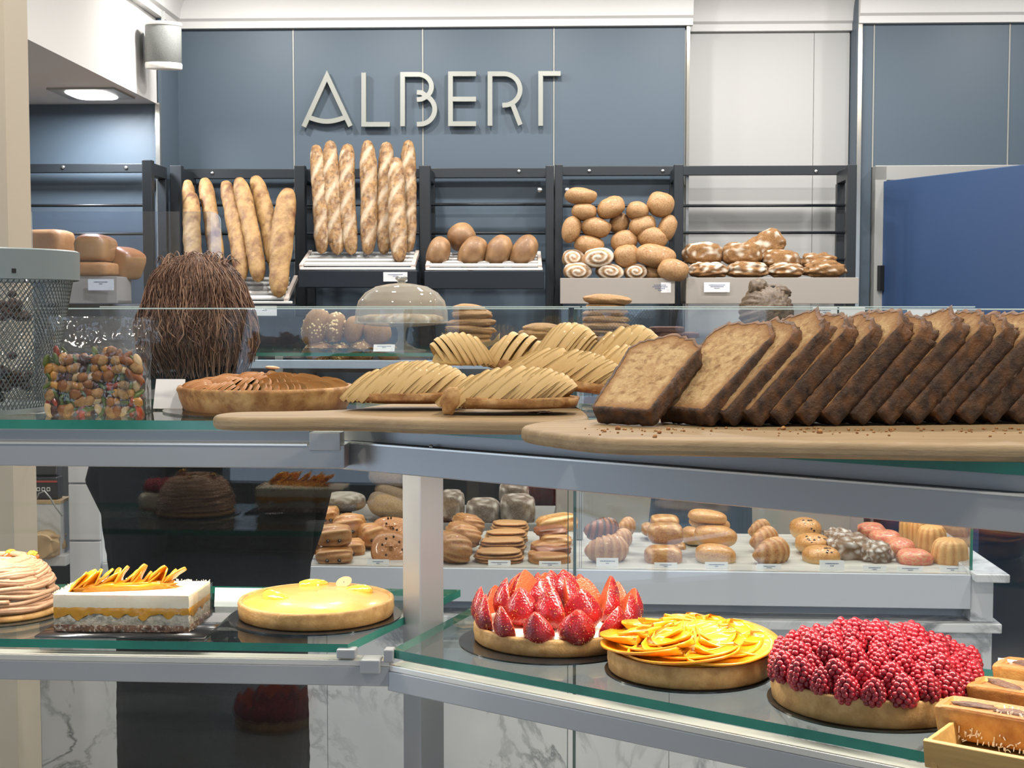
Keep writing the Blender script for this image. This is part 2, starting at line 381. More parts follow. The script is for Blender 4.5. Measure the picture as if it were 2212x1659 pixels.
# ---------------------------------------------------------------- shop sign, mounted letters
M_sign = mat('brushed_letter', '#8f918b', rough=.38, metal=.25)
sign = thing('shop_sign', (0, 0, 0), 'pale metal letters spelling ALBERT mounted on the navy panel wall', 'sign'); WALL.put(sign)
def arc(cx, cy, rx, ry, a0, a1, n=14): return [(cx + rx * cos(radians(a0 + (a1 - a0) * i / n)), cy + ry * sin(radians(a0 + (a1 - a0) * i / n))) for i in range(n + 1)]
LET = {
 'letter_a': [[(182, 868), (340, 522), (500, 865)], [(222, 806)] + [(222 + 236 * i / 12, 806 + 26 * sin(pi * i / 12)) for i in range(1, 12)] + [(458, 806)]],
 'letter_l': [[(590, 500), (590, 852), (768, 852)]],
 'letter_b': [[(855, 865), (855, 512), (962, 512)] + arc(962, 596, 90, 84, -80, 62, 12) + [(985, 680), (952, 684)], [(952, 634), (985, 636)] + arc(968, 750, 106, 102, -62, 76, 14) + [(952, 852)]],
 'letter_e': [[(1355, 508), (1181, 508), (1181, 848), (1355, 848)], [(1190, 680), (1355, 680)]],
 'letter_r': [[(1450, 862), (1450, 508), (1545, 508)] + arc(1545, 615, 110, 107, -80, 80, 16) + [(1534, 722)], [(1602, 712), (1657, 856)]],
 'letter_t': [[(1795, 862), (1795, 506), (1931, 506)]],
}
def ribbon(g, pts, w, y0, y1):
    n = len(pts); L_, R_ = [], []
    for i, p in enumerate(pts):
        ds = []
        if i: d = (p - pts[i - 1]); d.normalize(); ds.append(d)
        if i < n - 1: d = (pts[i + 1] - p); d.normalize(); ds.append(d)
        t = sum(ds, Vector((0, 0))); t.normalize(); nn = Vector((-t.y, t.x)); k = 1 / max(.35, abs(nn.dot(Vector((-ds[0].y, ds[0].x)))))
        L_.append(p + nn * w / 2 * k); R_.append(p - nn * w / 2 * k)
    vs = [(q.x, y0, q.y) for q in L_] + [(q.x, y0, q.y) for q in R_] + [(q.x, y1, q.y) for q in L_] + [(q.x, y1, q.y) for q in R_]
    fs = []
    for i in range(n - 1):
        fs += [(i, i + 1, n + i + 1, n + i), (2 * n + i, 3 * n + i, 3 * n + i + 1, 2 * n + i + 1), (i, 2 * n + i, 2 * n + i + 1, i + 1), (n + i, n + i + 1, 3 * n + i + 1, 3 * n + i)]
    fs += [(0, n, 3 * n, 2 * n), (n - 1, 3 * n - 1, 4 * n - 1, 2 * n - 1)]
    g.add(vs, fs)
for nm, strokes in LET.items():
    g = G()
    for k, st in enumerate(strokes):
        P2 = []
        for x, y in st:
            q = WALL.hy(600 + x / 3.16, y / 3.16, -.03); P2.append(Vector((q.x, q.z)))
        ribbon(g, P2, .0205, -.048 + k * .0006, -.026 - k * .0006)
    g.obj(nm, M_sign, sign, False)
# ---------------------------------------------------------------- bread racks against the back wall
M_rack = mat('charcoal_metal', '#23282d', rough=.42, spec=.4); M_rod = mat('black_rod', '#1b1f24', rough=.4)
M_blackbox = mat('black_lacquer', '#171d26', rough=.35); M_screw = mat('screw', '#b9bcbd', rough=.25, metal=.9)
def rack(label, fr, posts, ytop, yrail, bays, rods, ybot=662, depth=.30, screws=()):
    t = thing('bread_rack', (0, 0, 0), label, 'rack'); fr.put(t)
    for (a, b) in posts:
        z1 = fr.hy((a + b) / 2, ytop, -depth).z; z0 = .935
        xa, xb = fr.hy(a, 500, -depth).x, fr.hy(b, 500, -depth).x
        bevel(G().box(((xa + xb) / 2, -depth + .02, (z0 + z1) / 2), (xb - xa - .002, .045, z1 - z0)).obj('post', M_rack, t, False), .003)
        # side strut back to the wall
        xm = (xa + xb) / 2
        bevel(G().box((xm, -depth / 2 - .01, z1 - .035), ((xb - xa) * .9, depth - .09, .05)).obj('side_strut', M_rack, t, False), .002)
        bevel(G().box((xm, -.055, (z0 + z1) / 2 - .03), ((xb - xa) * .9, .035, z1 - z0 - .06)).obj('rear_post', M_rack, t, False), .002)
    for (a, b) in bays:
        xa, xb = fr.hy(a, 500, -.07).x, fr.hy(b, 500, -.07).x
        z1, z0 = fr.hy(900, yrail[0], -.07).z, fr.hy(900, yrail[1], -.07).z
        bevel(G().box(((xa + xb) / 2, -.07, (z0 + z1) / 2), (xb - xa, .03, z1 - z0)).obj('top_rail', M_rack, t, False), .002)
        for y in rods:
            z = fr.hy(900, y, -.09).z; G().tube([(xa, -.09, z), (xb, -.09, z)], .0065, 8).obj('rod', M_rod, t)
    for (x, y) in screws:
        q = fr.hy(x, y, -.088); G().blob(q, (.008, .004, .008), lv=2).obj('screw', M_screw, t)
    return t
rack('charcoal bread rack holding baguettes and dark loaves below the sign', WALL, [(368, 394), (636, 660), (905, 930), (1178, 1197)], 357, (364, 385), [(382, 648), (648, 917), (917, 1187)], (442, 504, 562), screws=[(458, 374), (1121, 370)])
rack('charcoal bread rack holding the roll pile and rustic loaves beside the door', WALL, [(1198, 1216), (1455, 1476), (1829, 1850)], 355, (361, 381), [(1207, 1466), (1466, 1836)], (446, 504, 562), screws=[(1273, 369), (1432, 369), (1763, 370)])
rack('charcoal bread rack in the left alcove with sandwich loaves', BL, [(-60, -30), (308, 330)], 345, (352, 371), [(-45, 322)], (442, 504, 562), depth=.28, screws=[(136, 361), (272, 362)])
for x in (1172, 1219):
    q = WALL.wy(x, 411, -.29); link('rack_bolt', G().lathe([(.001, 0), (.006, 0), (.012, .006), (.012, .02), (.001, .022)], 14).mesh('rack_bolt', M_screw), None, q, (0, radians(-90 if x < 1190 else 90), 0), label='small steel knob on the %s side of the paired rack posts' % ('dark loaf' if x < 1190 else 'roll pile'), cat='knob')
# ---------------------------------------------------------------- near display case (two wings meeting at a mitre)
M_glass = glass('clear_shelf_glass', (.955, .985, .97), 1.5)
M_pane = glass('clear_upright_glass', (.975, .988, .988), 1.5, boost=0)
M_edge = mat('green_glass_edge', '#2c7f6d', '#246a5c', 8, rough=.12, coat=.5)
M_edgew = mat('pale_glass_edge', '#cfe3df', rough=.12)
M_edgeg = mat('thin_green_edge', '#3c5a58', rough=.12)
M_alu = mat('anodised_aluminium', '#a2a4a5', rough=.36, metal=.4)
M_alub = mat('polished_aluminium_lip', '#dcdad2', rough=.2, metal=.5)
ZU, ZL, ZLR = EYE - .155, EYE - .457, EYE - .463
MIT = Vector((sin(radians(21)), cos(radians(21))))          # mitre direction in the world
mL = Vector((MIT.x * NL.X.x + MIT.y * NL.X.y, MIT.x * NL.Y.x + MIT.y * NL.Y.y))
mR = Vector((MIT.x * NR.X.x + MIT.y * NR.X.y, MIT.x * NR.Y.x + MIT.y * NR.Y.y))
def shelfpoly(side, d, far, gap=0.0):
    if side == 'L': k = mL.x / mL.y; return [(far, 0), (-gap, 0), (-gap + k * d, d), (far, d)]
    k = mR.x / mR.y; return [(gap, 0), (far, 0), (far, d), (gap + k * d, d)]
def pane_box(g, poly, z0, z1, edge=1): g.prism(poly, z0, z1, 0, edge)
caseL = thing('display_case', (0, 0, 0), 'left wing of the near display case, two glass shelves on aluminium rails', 'display case', 'near display case wings'); NL.put(caseL)
caseR = thing('display_case', (0, 0, 0), 'right wing of the near display case carrying the fruit tarts', 'display case', 'near display case wings'); NR.put(caseR)
g = G(); pane_box(g, shelfpoly('L', .42, -1.15, .0), ZU - .0125, ZU); g.obj('upper_glass_shelf', [M_glass, M_edge], caseL, False, label='thick clear glass shelf with green polished edge')
g = G(); pane_box(g, shelfpoly('L', .37, -1.15, .06), ZL - .0115, ZL); g.obj('lower_glass_shelf', [M_glass, M_edge], caseL, False, label='thick clear glass shelf with green polished edge')
g = G(); pane_box(g, shelfpoly('R', .44, 1.15), ZU - .0125, ZU); g.obj('upper_glass_shelf', [M_glass, M_edge], caseR, False, label='thick clear glass shelf with green polished edge')
g = G(); pane_box(g, shelfpoly('R', .37, 1.15), ZLR - .0115, ZLR); g.obj('lower_glass_shelf', [M_glass, M_edge], caseR, False, label='thick clear glass shelf with green polished edge')
xe = NL.hy(748, 980, -.0).x
# upper beams: recessed flange, bright lip, face
bevel(G().box(((-1.15 + xe - .05) / 2, .03, ZU - .0215), (1.15 + xe - .05, .045, .018)).obj('upper_flange', M_alu, caseL, False), .001)
bevel(G().box(((-1.15 + xe) / 2, .012, ZU - .046), (1.15 + xe, .05, .032)).obj('upper_beam', M_alu, caseL, False), .0015)
G().box(((-1.15 + xe - .05) / 2, -.0125, ZU - .0305), (1.15 + xe - .05, .004, .0022)).obj('bright_lip', M_alub, caseL, False)
q0, q1 = NL.hy(670, 950, -.008), NL.hy(737, 950, -.008)
bevel(G().box(((q0.x + q1.x) / 2, .0, ZU - .026), (q1.x - q0.x, .03, .024)).obj('corner_block', M_alu, caseL, False), .001)
xs_ = NR.hy(749, 980, .0).x
bevel(G().box(((1.15 + xs_ - .02) / 2, .03, ZU - .0215), (1.15 - xs_ + .02, .045, .018)).obj('upper_flange', M_alu, caseR, False), .001)
bevel(G().box(((1.15 + xs_) / 2, .014, ZU - .0495), (1.15 - xs_, .05, .0375)).obj('upper_beam', M_alu, caseR, False), .0015)
G().box(((1.15 + xs_ + .02) / 2, -.0125, ZU - .0308), (1.15 - xs_ - .02, .004, .0022)).obj('bright_lip', M_alub, caseR, False)
# lower beams
xl = NL.hy(843, 1450, 0).x; xr_ = NR.hy(845, 1450, 0).x
for fr, cs, a, b, z in ((NL, caseL, -1.15, xl, ZL), (NR, caseR, xr_, 1.15, ZLR)):
    bevel(G().box(((a + b) / 2, .012, z - .0415), (b - a, .04, .027)).obj('lower_beam', M_alu, cs, False), .0015)
    bevel(G().box(((a + b) / 2, .008, z - .0215 - .0025), (b - a, .030, .008)).obj('beam_lip', M_alub, cs, False), .001)
# corner clamps on the lower rail
for (x0, x1, y0, y1, d) in ((778, 822, 1424, 1455, .03), (726, 768, 1403, 1424, .02), (828, 850, 1404, 1432, .02)):
    a, b = NL.hy(x0, y0, -.01), NL.hy(x1, y1, -.01)
    bevel(G().box(((a.x + b.x) / 2, .0, (a.z + b.z) / 2), (b.x - a.x, d, a.z - b.z)).obj('clamp', M_alu, caseL, False), .002)
# upright post with two visible faces, up to the beam
pc = aY(914, 1200, 2.02)
for cs, fr in ((caseL, NL),):
    q = fr.loc(pc); bevel(G().box((0, 0, 0), (.0435, .0435, ZU - .07 - .02), None).obj('corner_post', M_alu, cs, False, (q.x, q.y, (ZU - .07 + .02) / 2), (0, 0, radians(40) - fr.a)), .002)
q = NR.hy(938, 966, .006); G().lathe([(.001, -.001), (.004, -.001), (.004, .002), (.001, .002)], 14, rot=(radians(90), 0, 0), sx=.7).obj('screw', M_screw, caseR, loc=(q.x, -.0, q.z))
# rear upright panes, joint at the corner
BX = Vector((.105, 2.48, 0)); qa = NL.loc(BX); qb = NR.loc(BX); zt_ = EYE - .0066
yL = qa.y; xL = NL.hy(1228, 700, yL).x; yR = qb.y; xR = NR.hy(1240, 700, yR).x
bevel(G().box(((-1.6 + xL) / 2, yL + .004, (zt_ + .3) / 2), (xL + 1.6, .008, zt_ - .3)).obj('rear_pane', M_pane, caseL, False, label='upright clear glass pane'), .0001)
G().box(((-1.6 + xL) / 2, yL + .004, zt_ + .0012), (xL + 1.6, .008, .0022)).obj('pane_edge', M_edgew, caseL, False)
G().box((xL, yL + .004, (zt_ + .3) / 2), (.0014, .008, zt_ - .3)).obj('pane_edge', M_edgeg, caseL, False)
G().box(((1.3 + xR) / 2, yR + .004, (zt_ + .3) / 2), (1.3 - xR, .008, zt_ - .3)).obj('rear_pane', M_pane, caseR, False, label='upright clear glass pane')
G().box(((1.3 + xR) / 2, yR + .004, zt_ + .0012), (1.3 - xR, .008, .0022)).obj('pane_edge', M_edgew, caseR, False)
G().box((xR, yR + .004, (zt_ + .3) / 2), (.0014, .008, zt_ - .3)).obj('pane_edge', M_edgeg, caseR, False)
# case base with the bottom deck below the picture
M_deck = mat('case_deck', '#8d8f8f', rough=.3)
g = G(); g.prism([(-1.15, 0.02), (0, .02), (mL.x / mL.y * yL, yL - .01), (-1.15, yL - .01)], .05, EYE - .90); g.obj('base_deck', M_deck, caseL, False)
g = G(); g.prism([(0.02, 0.02), (1.15, .02), (1.15, yR - .01), (mR.x / mR.y * yR, yR - .01)], .05, EYE - .90); g.obj('base_deck', M_deck, caseR, False)
# LED strips fixed under the two upper beams: a row of diodes plus the light they give
M_led = mat('led_diode', (1, .95, .86, 1), emit=26)
for fr, cs, a, b in ((NL, caseL, -1.1, -.10), (NR, caseR, .08, 1.1)):
    g = G(); k = int((b - a) / .0185)
    for i in range(k): g.box((a + (i + .5) * (b - a) / k, .06, ZU - .0235), (.004, .004, .0012))
    s = g.obj('led_strip', M_led, cs, False); s['kind'] = 'stuff'
    p = fr.w((a + b) / 2, .085, ZU - .030)
    area('case_strip_light', p, b - a, 6.6, (1, .93, .82), (0, 0, fr.a), .02)
    p = fr.w((a + b) / 2, .20, ZLR - .03)
# ---------------------------------------------------------------- far service counter
M_fascia = mat('white_fascia', '#c2c9d4', rough=.35); M_decks = mat('stone_deck', '#b3aea6', '#a09c95', 5, rough=.5, stretch=(1, 6, 1))
M_cabb = mat('black_cabinet', '#14171c', rough=.4); M_cabg = mat('grey_beige_cabinet', '#a39f96', rough=.5); M_railb = mat('pale_blue_rail', '#b9cbe2', rough=.3)
M_wt = mat('steel_worktop', '#9a9a96', rough=.35, metal=.3)
ctr = thing('service_counter', (0, 0, 0), 'long far bakery counter with white fascia and veined marble front', 'counter'); FAR.put(ctr)
def fx(px, y=0): return FAR.hy(px, 900, y).x
def fz(px, py, y=0): return FAR.hy(px, py, y).z
xA, xB = fx(214), fx(2106); xB2 = fx(2156); zd = fz(1450, 1234); zf0 = fz(1900, 1313)
zl1, zl0 = fz(1900, 1343), fz(1900, 1363)
xA0 = fx(-500); nslab = [xA0, fx(71, 0), fx(700), fx(1450), xB2]
for i in range(4): G().box(((nslab[i] + nslab[i + 1]) / 2, .04, zl0 / 2), (nslab[i + 1] - nslab[i] - .0015, .05, zl0)).obj('marble_slab', M_marble, ctr, False)
bevel(G().box(((xA0 + xB2) / 2 + .004, .04, (zl0 + zl1) / 2), (xB2 - xA0 + .03, .10, zl1 - zl0)).obj('marble_ledge', M_marble, ctr, False), .003)
bevel(G().box(((xB + xB2) / 2, .36, (zl1 + zd) / 2), (xB2 - xB, .70, zd - zl1 - .002)).obj('marble_end', M_marble, ctr, False), .002)
xP = fx(2180); bevel(G().box(((xB + xP) / 2, .33, zd - .001), (xP - xB, .74, .022)).obj('marble_cap', M_marble, ctr, False), .003)
bevel(G().box(((xA + xB) / 2, .006, (zd + zf0) / 2), (xB - xA - .004, .012, zd - zf0)).obj('fascia', M_fascia, ctr, False), .0015)
G().box(((xA + xB) / 2, .10, (zf0 + zl1) / 2), (xB - xA - .004, .02, zf0 - zl1)).obj('recess_board', M_fascia, ctr, False)
G().box(((xA + xB) / 2, .33, zd - .008), (xB - xA - .004, .64, .012)).obj('display_deck', M_decks, ctr, False)
G().box(((xA + xB) / 2, .012, zd), (xB - xA - .004, .010, .006)).obj('deck_edge', M_alub, ctr, False)
# glazing of the counter: front panes, green-edged end pane, upper glass shelf on a pale blue rail
zg = fz(1100, 664); xj = fx(1254)
for a, b in ((xA, xj - .002), (xj + .003, xB)):
    o = thing('counter_glass', (0, 0, 0), 'front glass of the far counter, the section %s of the joint above the apple tarts' % ('left' if a == xA else 'right'), 'glass pane'); FAR.put(o)
    G().box(((a + b) / 2, .022, (zg + zd) / 2), (b - a, .008, zg - zd)).obj('pane', M_pane, o, False)
    G().box(((a + b) / 2, .022, zg + .0015), (b - a, .008, .0025)).obj('top_edge', M_edgew, o, False)
    xx = b if a == xA else a; G().box((xx, .022, (zg + zd) / 2), (.0014, .008, zg - zd)).obj('side_edge', M_edgeg, o, False)
o = thing('counter_glass', (0, 0, 0), 'end glass of the far counter with a deep green edge above the marble cap', 'glass pane'); FAR.put(o)
zt2 = fz(2100, 1000)
G().box((xB + .003, .36, (zt2 + zd) / 2 + .01), (.006, .66, zt2 - zd)).obj('pane', M_pane, o, False)
G().box((xB + .003, .024, (zt2 + zd) / 2 + .01), (.0075, .006, zt2 - zd)).obj('edge', M_edge, o, False)
zs = EYE - .132
shf = thing('counter_shelf', (0, 0, 0), 'long glass shelf above the far counter carrying cookies and the domed stand', 'shelf'); FAR.put(shf)
g = G(); g.prism([(fx(500, .1), .10), (xB - .0, .10), (xB - .0, .52), (fx(500, .1), .52)], zs - .010, zs, 0, 1); g.obj('glass_shelf', [M_glass, M_edge], shf, False)
zr1, zr0 = FAR.hy(900, 779, .10).z, FAR.hy(900, 797, .10).z
bevel(G().box(((fx(510, .1) + xB) / 2, .12, (zr0 + zr1) / 2), (xB - .03 - fx(510, .1), .03, zr1 - zr0)).obj('front_rail', M_railb, shf, False), .002)
for px in (535, 1247, 1900):
    x = fx(px, .12); G().box((x, .13, (zs - .01 + zr1) / 2), (.05, .03, zs - .01 - zr1)).obj('bracket', M_alu, shf, False)
    G().box((x, .5, (zs + zd) / 2 - .008), (.02, .02, zs - zd - .018)).obj('upright', M_alu, shf, False)
p = FAR.w(.05, .20, zr0 - .01)
area('counter_strip_light', p, 2.9, 6.5, NEUT, (0, 0, FAR.a), .03)
p = FAR.w(-.1, .12, zg + .6)
# back worktop and lower cabinets behind the staff aisle
wk = thing('back_worktop', (0, 0, 0), 'low steel worktop behind the counter deck holding dark and floured loaves', 'worktop'); FAR.put(wk)
wk0, wk1 = fx(250, .9), fx(1195, .9)
G().box(((wk0 + wk1) / 2, .92, fz(745, 1124, .75) - .02), (wk1 - wk0, .42, .04)).obj('top', M_wt, wk, False)
G().box(((wk0 + wk1) / 2, .92, .35), (wk1 - wk0 - .04, .38, fz(745, 1124, .75) * 2 - .74 - .08)).obj('cabinet', M_cabb, wk, False)
BK = Frame(0, 5.75, atan(-.035))
def kx(px): return BK.hy(px, 900, 0).x
for a, b, m, lb in ((-200, 345, M_cabb, 'black base cabinet under the alcove rack at left'), (365, 1196, M_cabb, 'black base cabinet under the racks along the back wall'), (1200, 1872, M_cabg, 'grey beige base cabinet under the rustic loaf rack')):
    o = thing('base_cabinet', (0, 0, 0), lb, 'cabinet'); BK.put(o)
    w = kx(b) - kx(a); n = 3 if a < 400 else 2
    G().box((kx(a) + w / 2, (.085 if a < 0 else .16), .48), (w, (.13 if a < 0 else .26), .90)).obj('carcass', m, o, False)
    for i in range(n): bevel(G().box((kx(a) + w * (i + .5) / n, .02, .47), (w / n - .006, .02, .84)).obj('door', m, o, False), .002)
M_nv2 = mat('dark_navy_unit', '#1d2733', rough=.3)
o = thing('base_cabinet', (0, 0, 0), 'dark navy base cabinet beyond the marble end of the counter', 'cabinet'); BK.put(o)
zc_ = BK.hy(2190, 1000, 0).z
G().box((kx(2190) + .42, -.45, zc_ / 2 - .02), (1.2, .6, zc_ - .04)).obj('carcass', M_nv2, o, False)
G().box((kx(2190) + .42, -.76, zc_ - .05), (1.22, .03, .10)).obj('upper_rail', M_nv2, o, False)
for i in range(3): bevel(G().box((kx(2190) + .42, -.76, .12 + i * .25), (1.18, .02, .235)).obj('drawer', M_nv2, o, False), .003)
# ---------------------------------------------------------------- bread materials
M_bag = mat('baguette_crust', '#a38050', '#75502c', 26, rough=.62, bump=.55, bs=90, attr='#bd9a68', lo=.42, hi=.66, c4='#5c3418', ns4=11)
M_bag2 = mat('floured_baguette_crust', '#9a7648', '#6e4c2a', 34, rough=.7, bump=.6, bs=110, attr='#bdab92', c4='#4a2c16', ns4=60)
M_roll = mat('golden_roll_crust', '#b58f64', '#9c774c', 14, rough=.5, bump=.25, bs=60, attr='#e8dccb', coat=.08, c4='#8a5628', ns4=9)
M_dloaf = mat('dark_loaf_crust', '#92704c', '#775638', 12, rough=.5, bump=.25, bs=50, attr='#b78d62', coat=.05)
M_rust = mat('rustic_crust', '#a57c4c', '#7d552c', 22, rough=.75, bump=.6, bs=70, attr='#e6dccb', c4='#6d4a2a', ns4=14)
M_slat = mat('white_slat', '#ecebe8', rough=.4); M_pinkw = mat('tray_frame', '#cdbfb5', rough=.45)
M_taupe = mat('taupe_box', '#a49d95', rough=.5); M_card = mat('card', '#f4f5f7', rough=.4); M_ink = mat('blue_ink', '#3c5482', rough=.5)
M_acr = glass('acrylic_holder', (.97, .97, .97), 1.45)
# ---- price cards: card, printed lines, round emblem; origin at the bottom middle, faces local -y
def card(px0, py0, px1, py1, D, label, lines=2, lean=8, emblem=True, text=None, back=False, yaw=-.05, group='price cards', name='price_card', stand=0):
    c = aY((px0 + px1) / 2, py1, D); w = u(px1 - px0, D); h = u(py1 - py0, D)
    t = thing(name, c, label, 'sign', group, rot=(radians(-lean), 0, yaw))
    G().box((0, .0012, h / 2), (w, .0022, h)).obj('card_sheet', M_card, t, False)
    s = 1 if not back else 0
    if stand: G().box((0, .004, -stand / 2), (.004, .004, stand)).box((0, .004, -stand + .001), (.04, .03, .002)).obj('stand_rod', M_acr if False else M_screw, t, False)
    if s:
        if text:
            for k, (tx, zz, sz_) in enumerate(text):
                f = bpy.data.curves.new('print', 'FONT'); f.body = tx; f.size = h * sz_; f.align_x = 'CENTER'; f.extrude = .0001; f.materials.append(M_ink)
                tmp = bpy.data.objects.new('print', f); COL.objects.link(tmp); bpy.context.view_layer.update()
                me = bpy.data.meshes.new_from_object(tmp.evaluated_get(bpy.context.evaluated_depsgraph_get())); bpy.data.objects.remove(tmp)
                me.transform(Matrix.Rotation(pi / 2, 4, 'X')); link('print', me, t, (-w * .02, -.0008, h * zz))
        else:
            g = G()
            for k in range(lines):
                ww = w * rr(.45, .75) * (1 if k < lines - 1 else .3); n = max(3, int(ww / (h * .11)))
                for i in range(n): g.box((-ww / 2 + (i + .5) * ww / n, -.0004, h * (.74 - .17 * k)), (ww / n * .72, .0008, h * rr(.05, .075)))
            g.obj('print', M_ink, t, False)
        if emblem: G().lathe([(.0001, -.0008), (h * .13, -.0008), (h * .13, .0004)], 16, rot=(pi / 2, 0, 0)).obj('emblem', M_ink, t, False, (w * .36, 0, h * .17), label='round dark blue emblem')
    return t
# ---------------------------------------------------------------- baguettes
def baguette_mesh(L, r, seed, kind):
    g = G(); n, m = 26, 44; rnd = random.Random(seed)
    ph = rnd.uniform(0, 1); bend = rnd.uniform(-.012, .012); ns = 4 if kind else 5
    def fn(a, b):
        th = a * 2 * pi; s = b * 2 - 1
        rad = r * max(0, 1 - abs(s) ** 5) ** .42 * (.93 + .10 * nz((s * 2, seed, 0), 1.4))
        # diagonal scores spiral over the front (local -y) face
        d = (b * ns + ph - (th - pi * 1.5) * .42) % 1.0
        front = max(0, -sin(th)) ** .6
        sc = (exp(-((d - .5) / .10) ** 2)) * front * (1 if abs(s) < .86 else 0)
        rad *= 1 + (.12 * exp(-((d - .62) / .10) ** 2) - .10 * exp(-((d - .46) / .07) ** 2)) * front * (1 if abs(s) < .86 else .2)
        rad *= 1 + .05 * nz((cos(th) * 2, sin(th) * 2, s * 9), 1.3, seed)
        return Vector((rad * cos(th) + bend * (1 - s * s), rad * sin(th) * .88, s * L / 2))
    def at(a, b):
        th = a * 2 * pi; s = b * 2 - 1; d = (b * ns + ph - (th - pi * 1.5) * .42) % 1.0; front = max(0, -sin(th)) ** .6
        e = exp(-((d - .5) / .13) ** 2) * front * (1 if abs(s) < .86 else 0)
        fl = max(0, nz((cos(th) * 2, sin(th) * 2, s * 6), 2.2, seed + 5) * 2.2) * (.35 if kind else .2)
        return min(1, e * (.85 if kind else .5) + fl)
    g.grid(fn, n, m, 0, True, at)
    return g.mesh('baguette', M_bag2 if kind else M_bag)
def stand_loaf(x0, y0, x1, y1, wpx, D0, D1, label, group, kind, seed):
    """a baguette standing from its foot (x1,y1) to its head (x0,y0) in the picture plane of the rack"""
    top, bot = aY(x0, y0 + 2, D0), aY(x1, y1 - 2, D1); d = top - bot; L = d.length
    me = baguette_mesh(L, u(wpx / 2, (D0 + D1) / 2) * 1.04, seed, kind)
    o = link('baguette', me, None, (top + bot) / 2, None, label=label, cat='bread', group=group)
    o.rotation_mode = 'QUATERNION'; o.rotation_quaternion = d.to_track_quat('Z', 'Y') if False else (Vector((0, 0, 1)).rotation_difference(d))
    return o
Bd = 5.83
B1 = [(405, 386, 413, 592, 31, .03), (441, 382, 472, 598, 36, .02), (415, 415, 424, 606, 40, -.05), (486, 388, 523, 610, 38, .0), (515, 381, 560, 612, 38, -.02), (550, 378, 597, 592, 40, .03), (623, 404, 601, 645, 48, -.08)]
L1 = ['baguette half hidden in the left rear corner of the lower baguette bay', 'tall baguette leaning behind the short pale one at left of its bay', 'short pale baguette in front at the left post, seen through the clear screen', 'leaning brown baguette with a dark tip, to the right of the clear screen', 'middle leaning baguette with a floury seam beside the dark tipped one', 'curved baguette with dark scorched head leaning to the right', 'pale baguette standing alone in front against the right post of its bay']
for i, (a, b, c, d, w, dy) in enumerate(B1): stand_loaf(a, b, c, d, w, Bd + .04 + dy, Bd - .20 + dy, L1[i], 'plain baguettes in the left bay', 0, 20 + i)
B2 = [(682, 310, 695, 551, 37, .0), (713, 301, 730, 553, 38, 0), (751, 308, 760, 553, 38, 0), (794, 300, 795, 553, 38, 0), (835, 304, 829, 552, 37, .02), (882, 300, 882, 548, 36, .07), (855, 337, 863, 570, 40, -.06)]
L2 = ['leftmost floured baguette of the upright row below the sign', 'second floured baguette from the left in the upright row, slightly taller', 'third floured baguette with a bent tip in the upright row', 'fourth floured baguette with broad floury scores, middle of the row', 'fifth floured baguette partly behind the short front one', 'rearmost floured baguette at the right end of the row', 'short floured baguette standing in front of the row at right']
for i, (a, b, c, d, w, dy) in enumerate(B2): stand_loaf(a, b, c, d, w, Bd + .10 + dy, Bd - .10 + dy, L2[i], 'floured baguettes in the middle bay', 1, 40 + i)
# ---------------------------------------------------------------- slatted trays on black supports
def tray(x0, x1, yb, yf, xb0, xb1, D0, D1, nsl, label, box=None):
    """front edge px x0..x1 at yf, rear edge xb0..xb1 at yb"""
    f0, f1, b0, b1 = aY(x0, yf, D1), aY(x1, yf, D1), aY(xb0, yb, D0), aY(xb1, yb, D0)
    o = (f0 + f1) / 2; t = thing('slatted_tray', o, label, 'tray', 'white slatted trays')
    v = ((b0 + b1) / 2 - o); w = (f1 - f0).length; nrm = Vector((0, -v.z, v.y)).normalized()
    ang = math.atan2(v.z, v.y)
    for i in range(nsl):
        k = (i + .5) / nsl; G().box((0, 0, 0), (w - .03, v.length / nsl * .5, .008)).obj('slat', M_slat, t, False, v * k + nrm * .004, (ang, 0, 0))
    for s in (-1, 1): bevel(G().box((0, 0, 0), (.016, v.length, .022)).obj('side_rail', M_pinkw, t, False, v * .5 + Vector((s * (w / 2 - .008), 0, 0)), (ang, 0, 0)), .002)
    bevel(G().box((0, -.003, -.006), (w, .008, .010)).obj('front_rail', M_slat, t, False), .002)
    if box:
        h = u(box, D1); bevel(G().box((0, .10, -.014 - h / 2), (w + .012, .22, h)).obj('support_box', M_blackbox, t, False), .002)
    return t
tray(470, 632, 600, 650, 480, 632, Bd + .0, Bd - .27, 5, 'white slatted tray under the plain baguettes, low beside the brown hair', 8)
tray(648, 898, 546, 577, 664, 905, Bd + .05, Bd - .22, 4, 'white slatted tray under the row of floured baguettes', 36)
tray(920, 1172, 548, 578, 925, 1168, Bd + .05, Bd - .22, 5, 'white slatted tray under the dark oval loaves', 38)
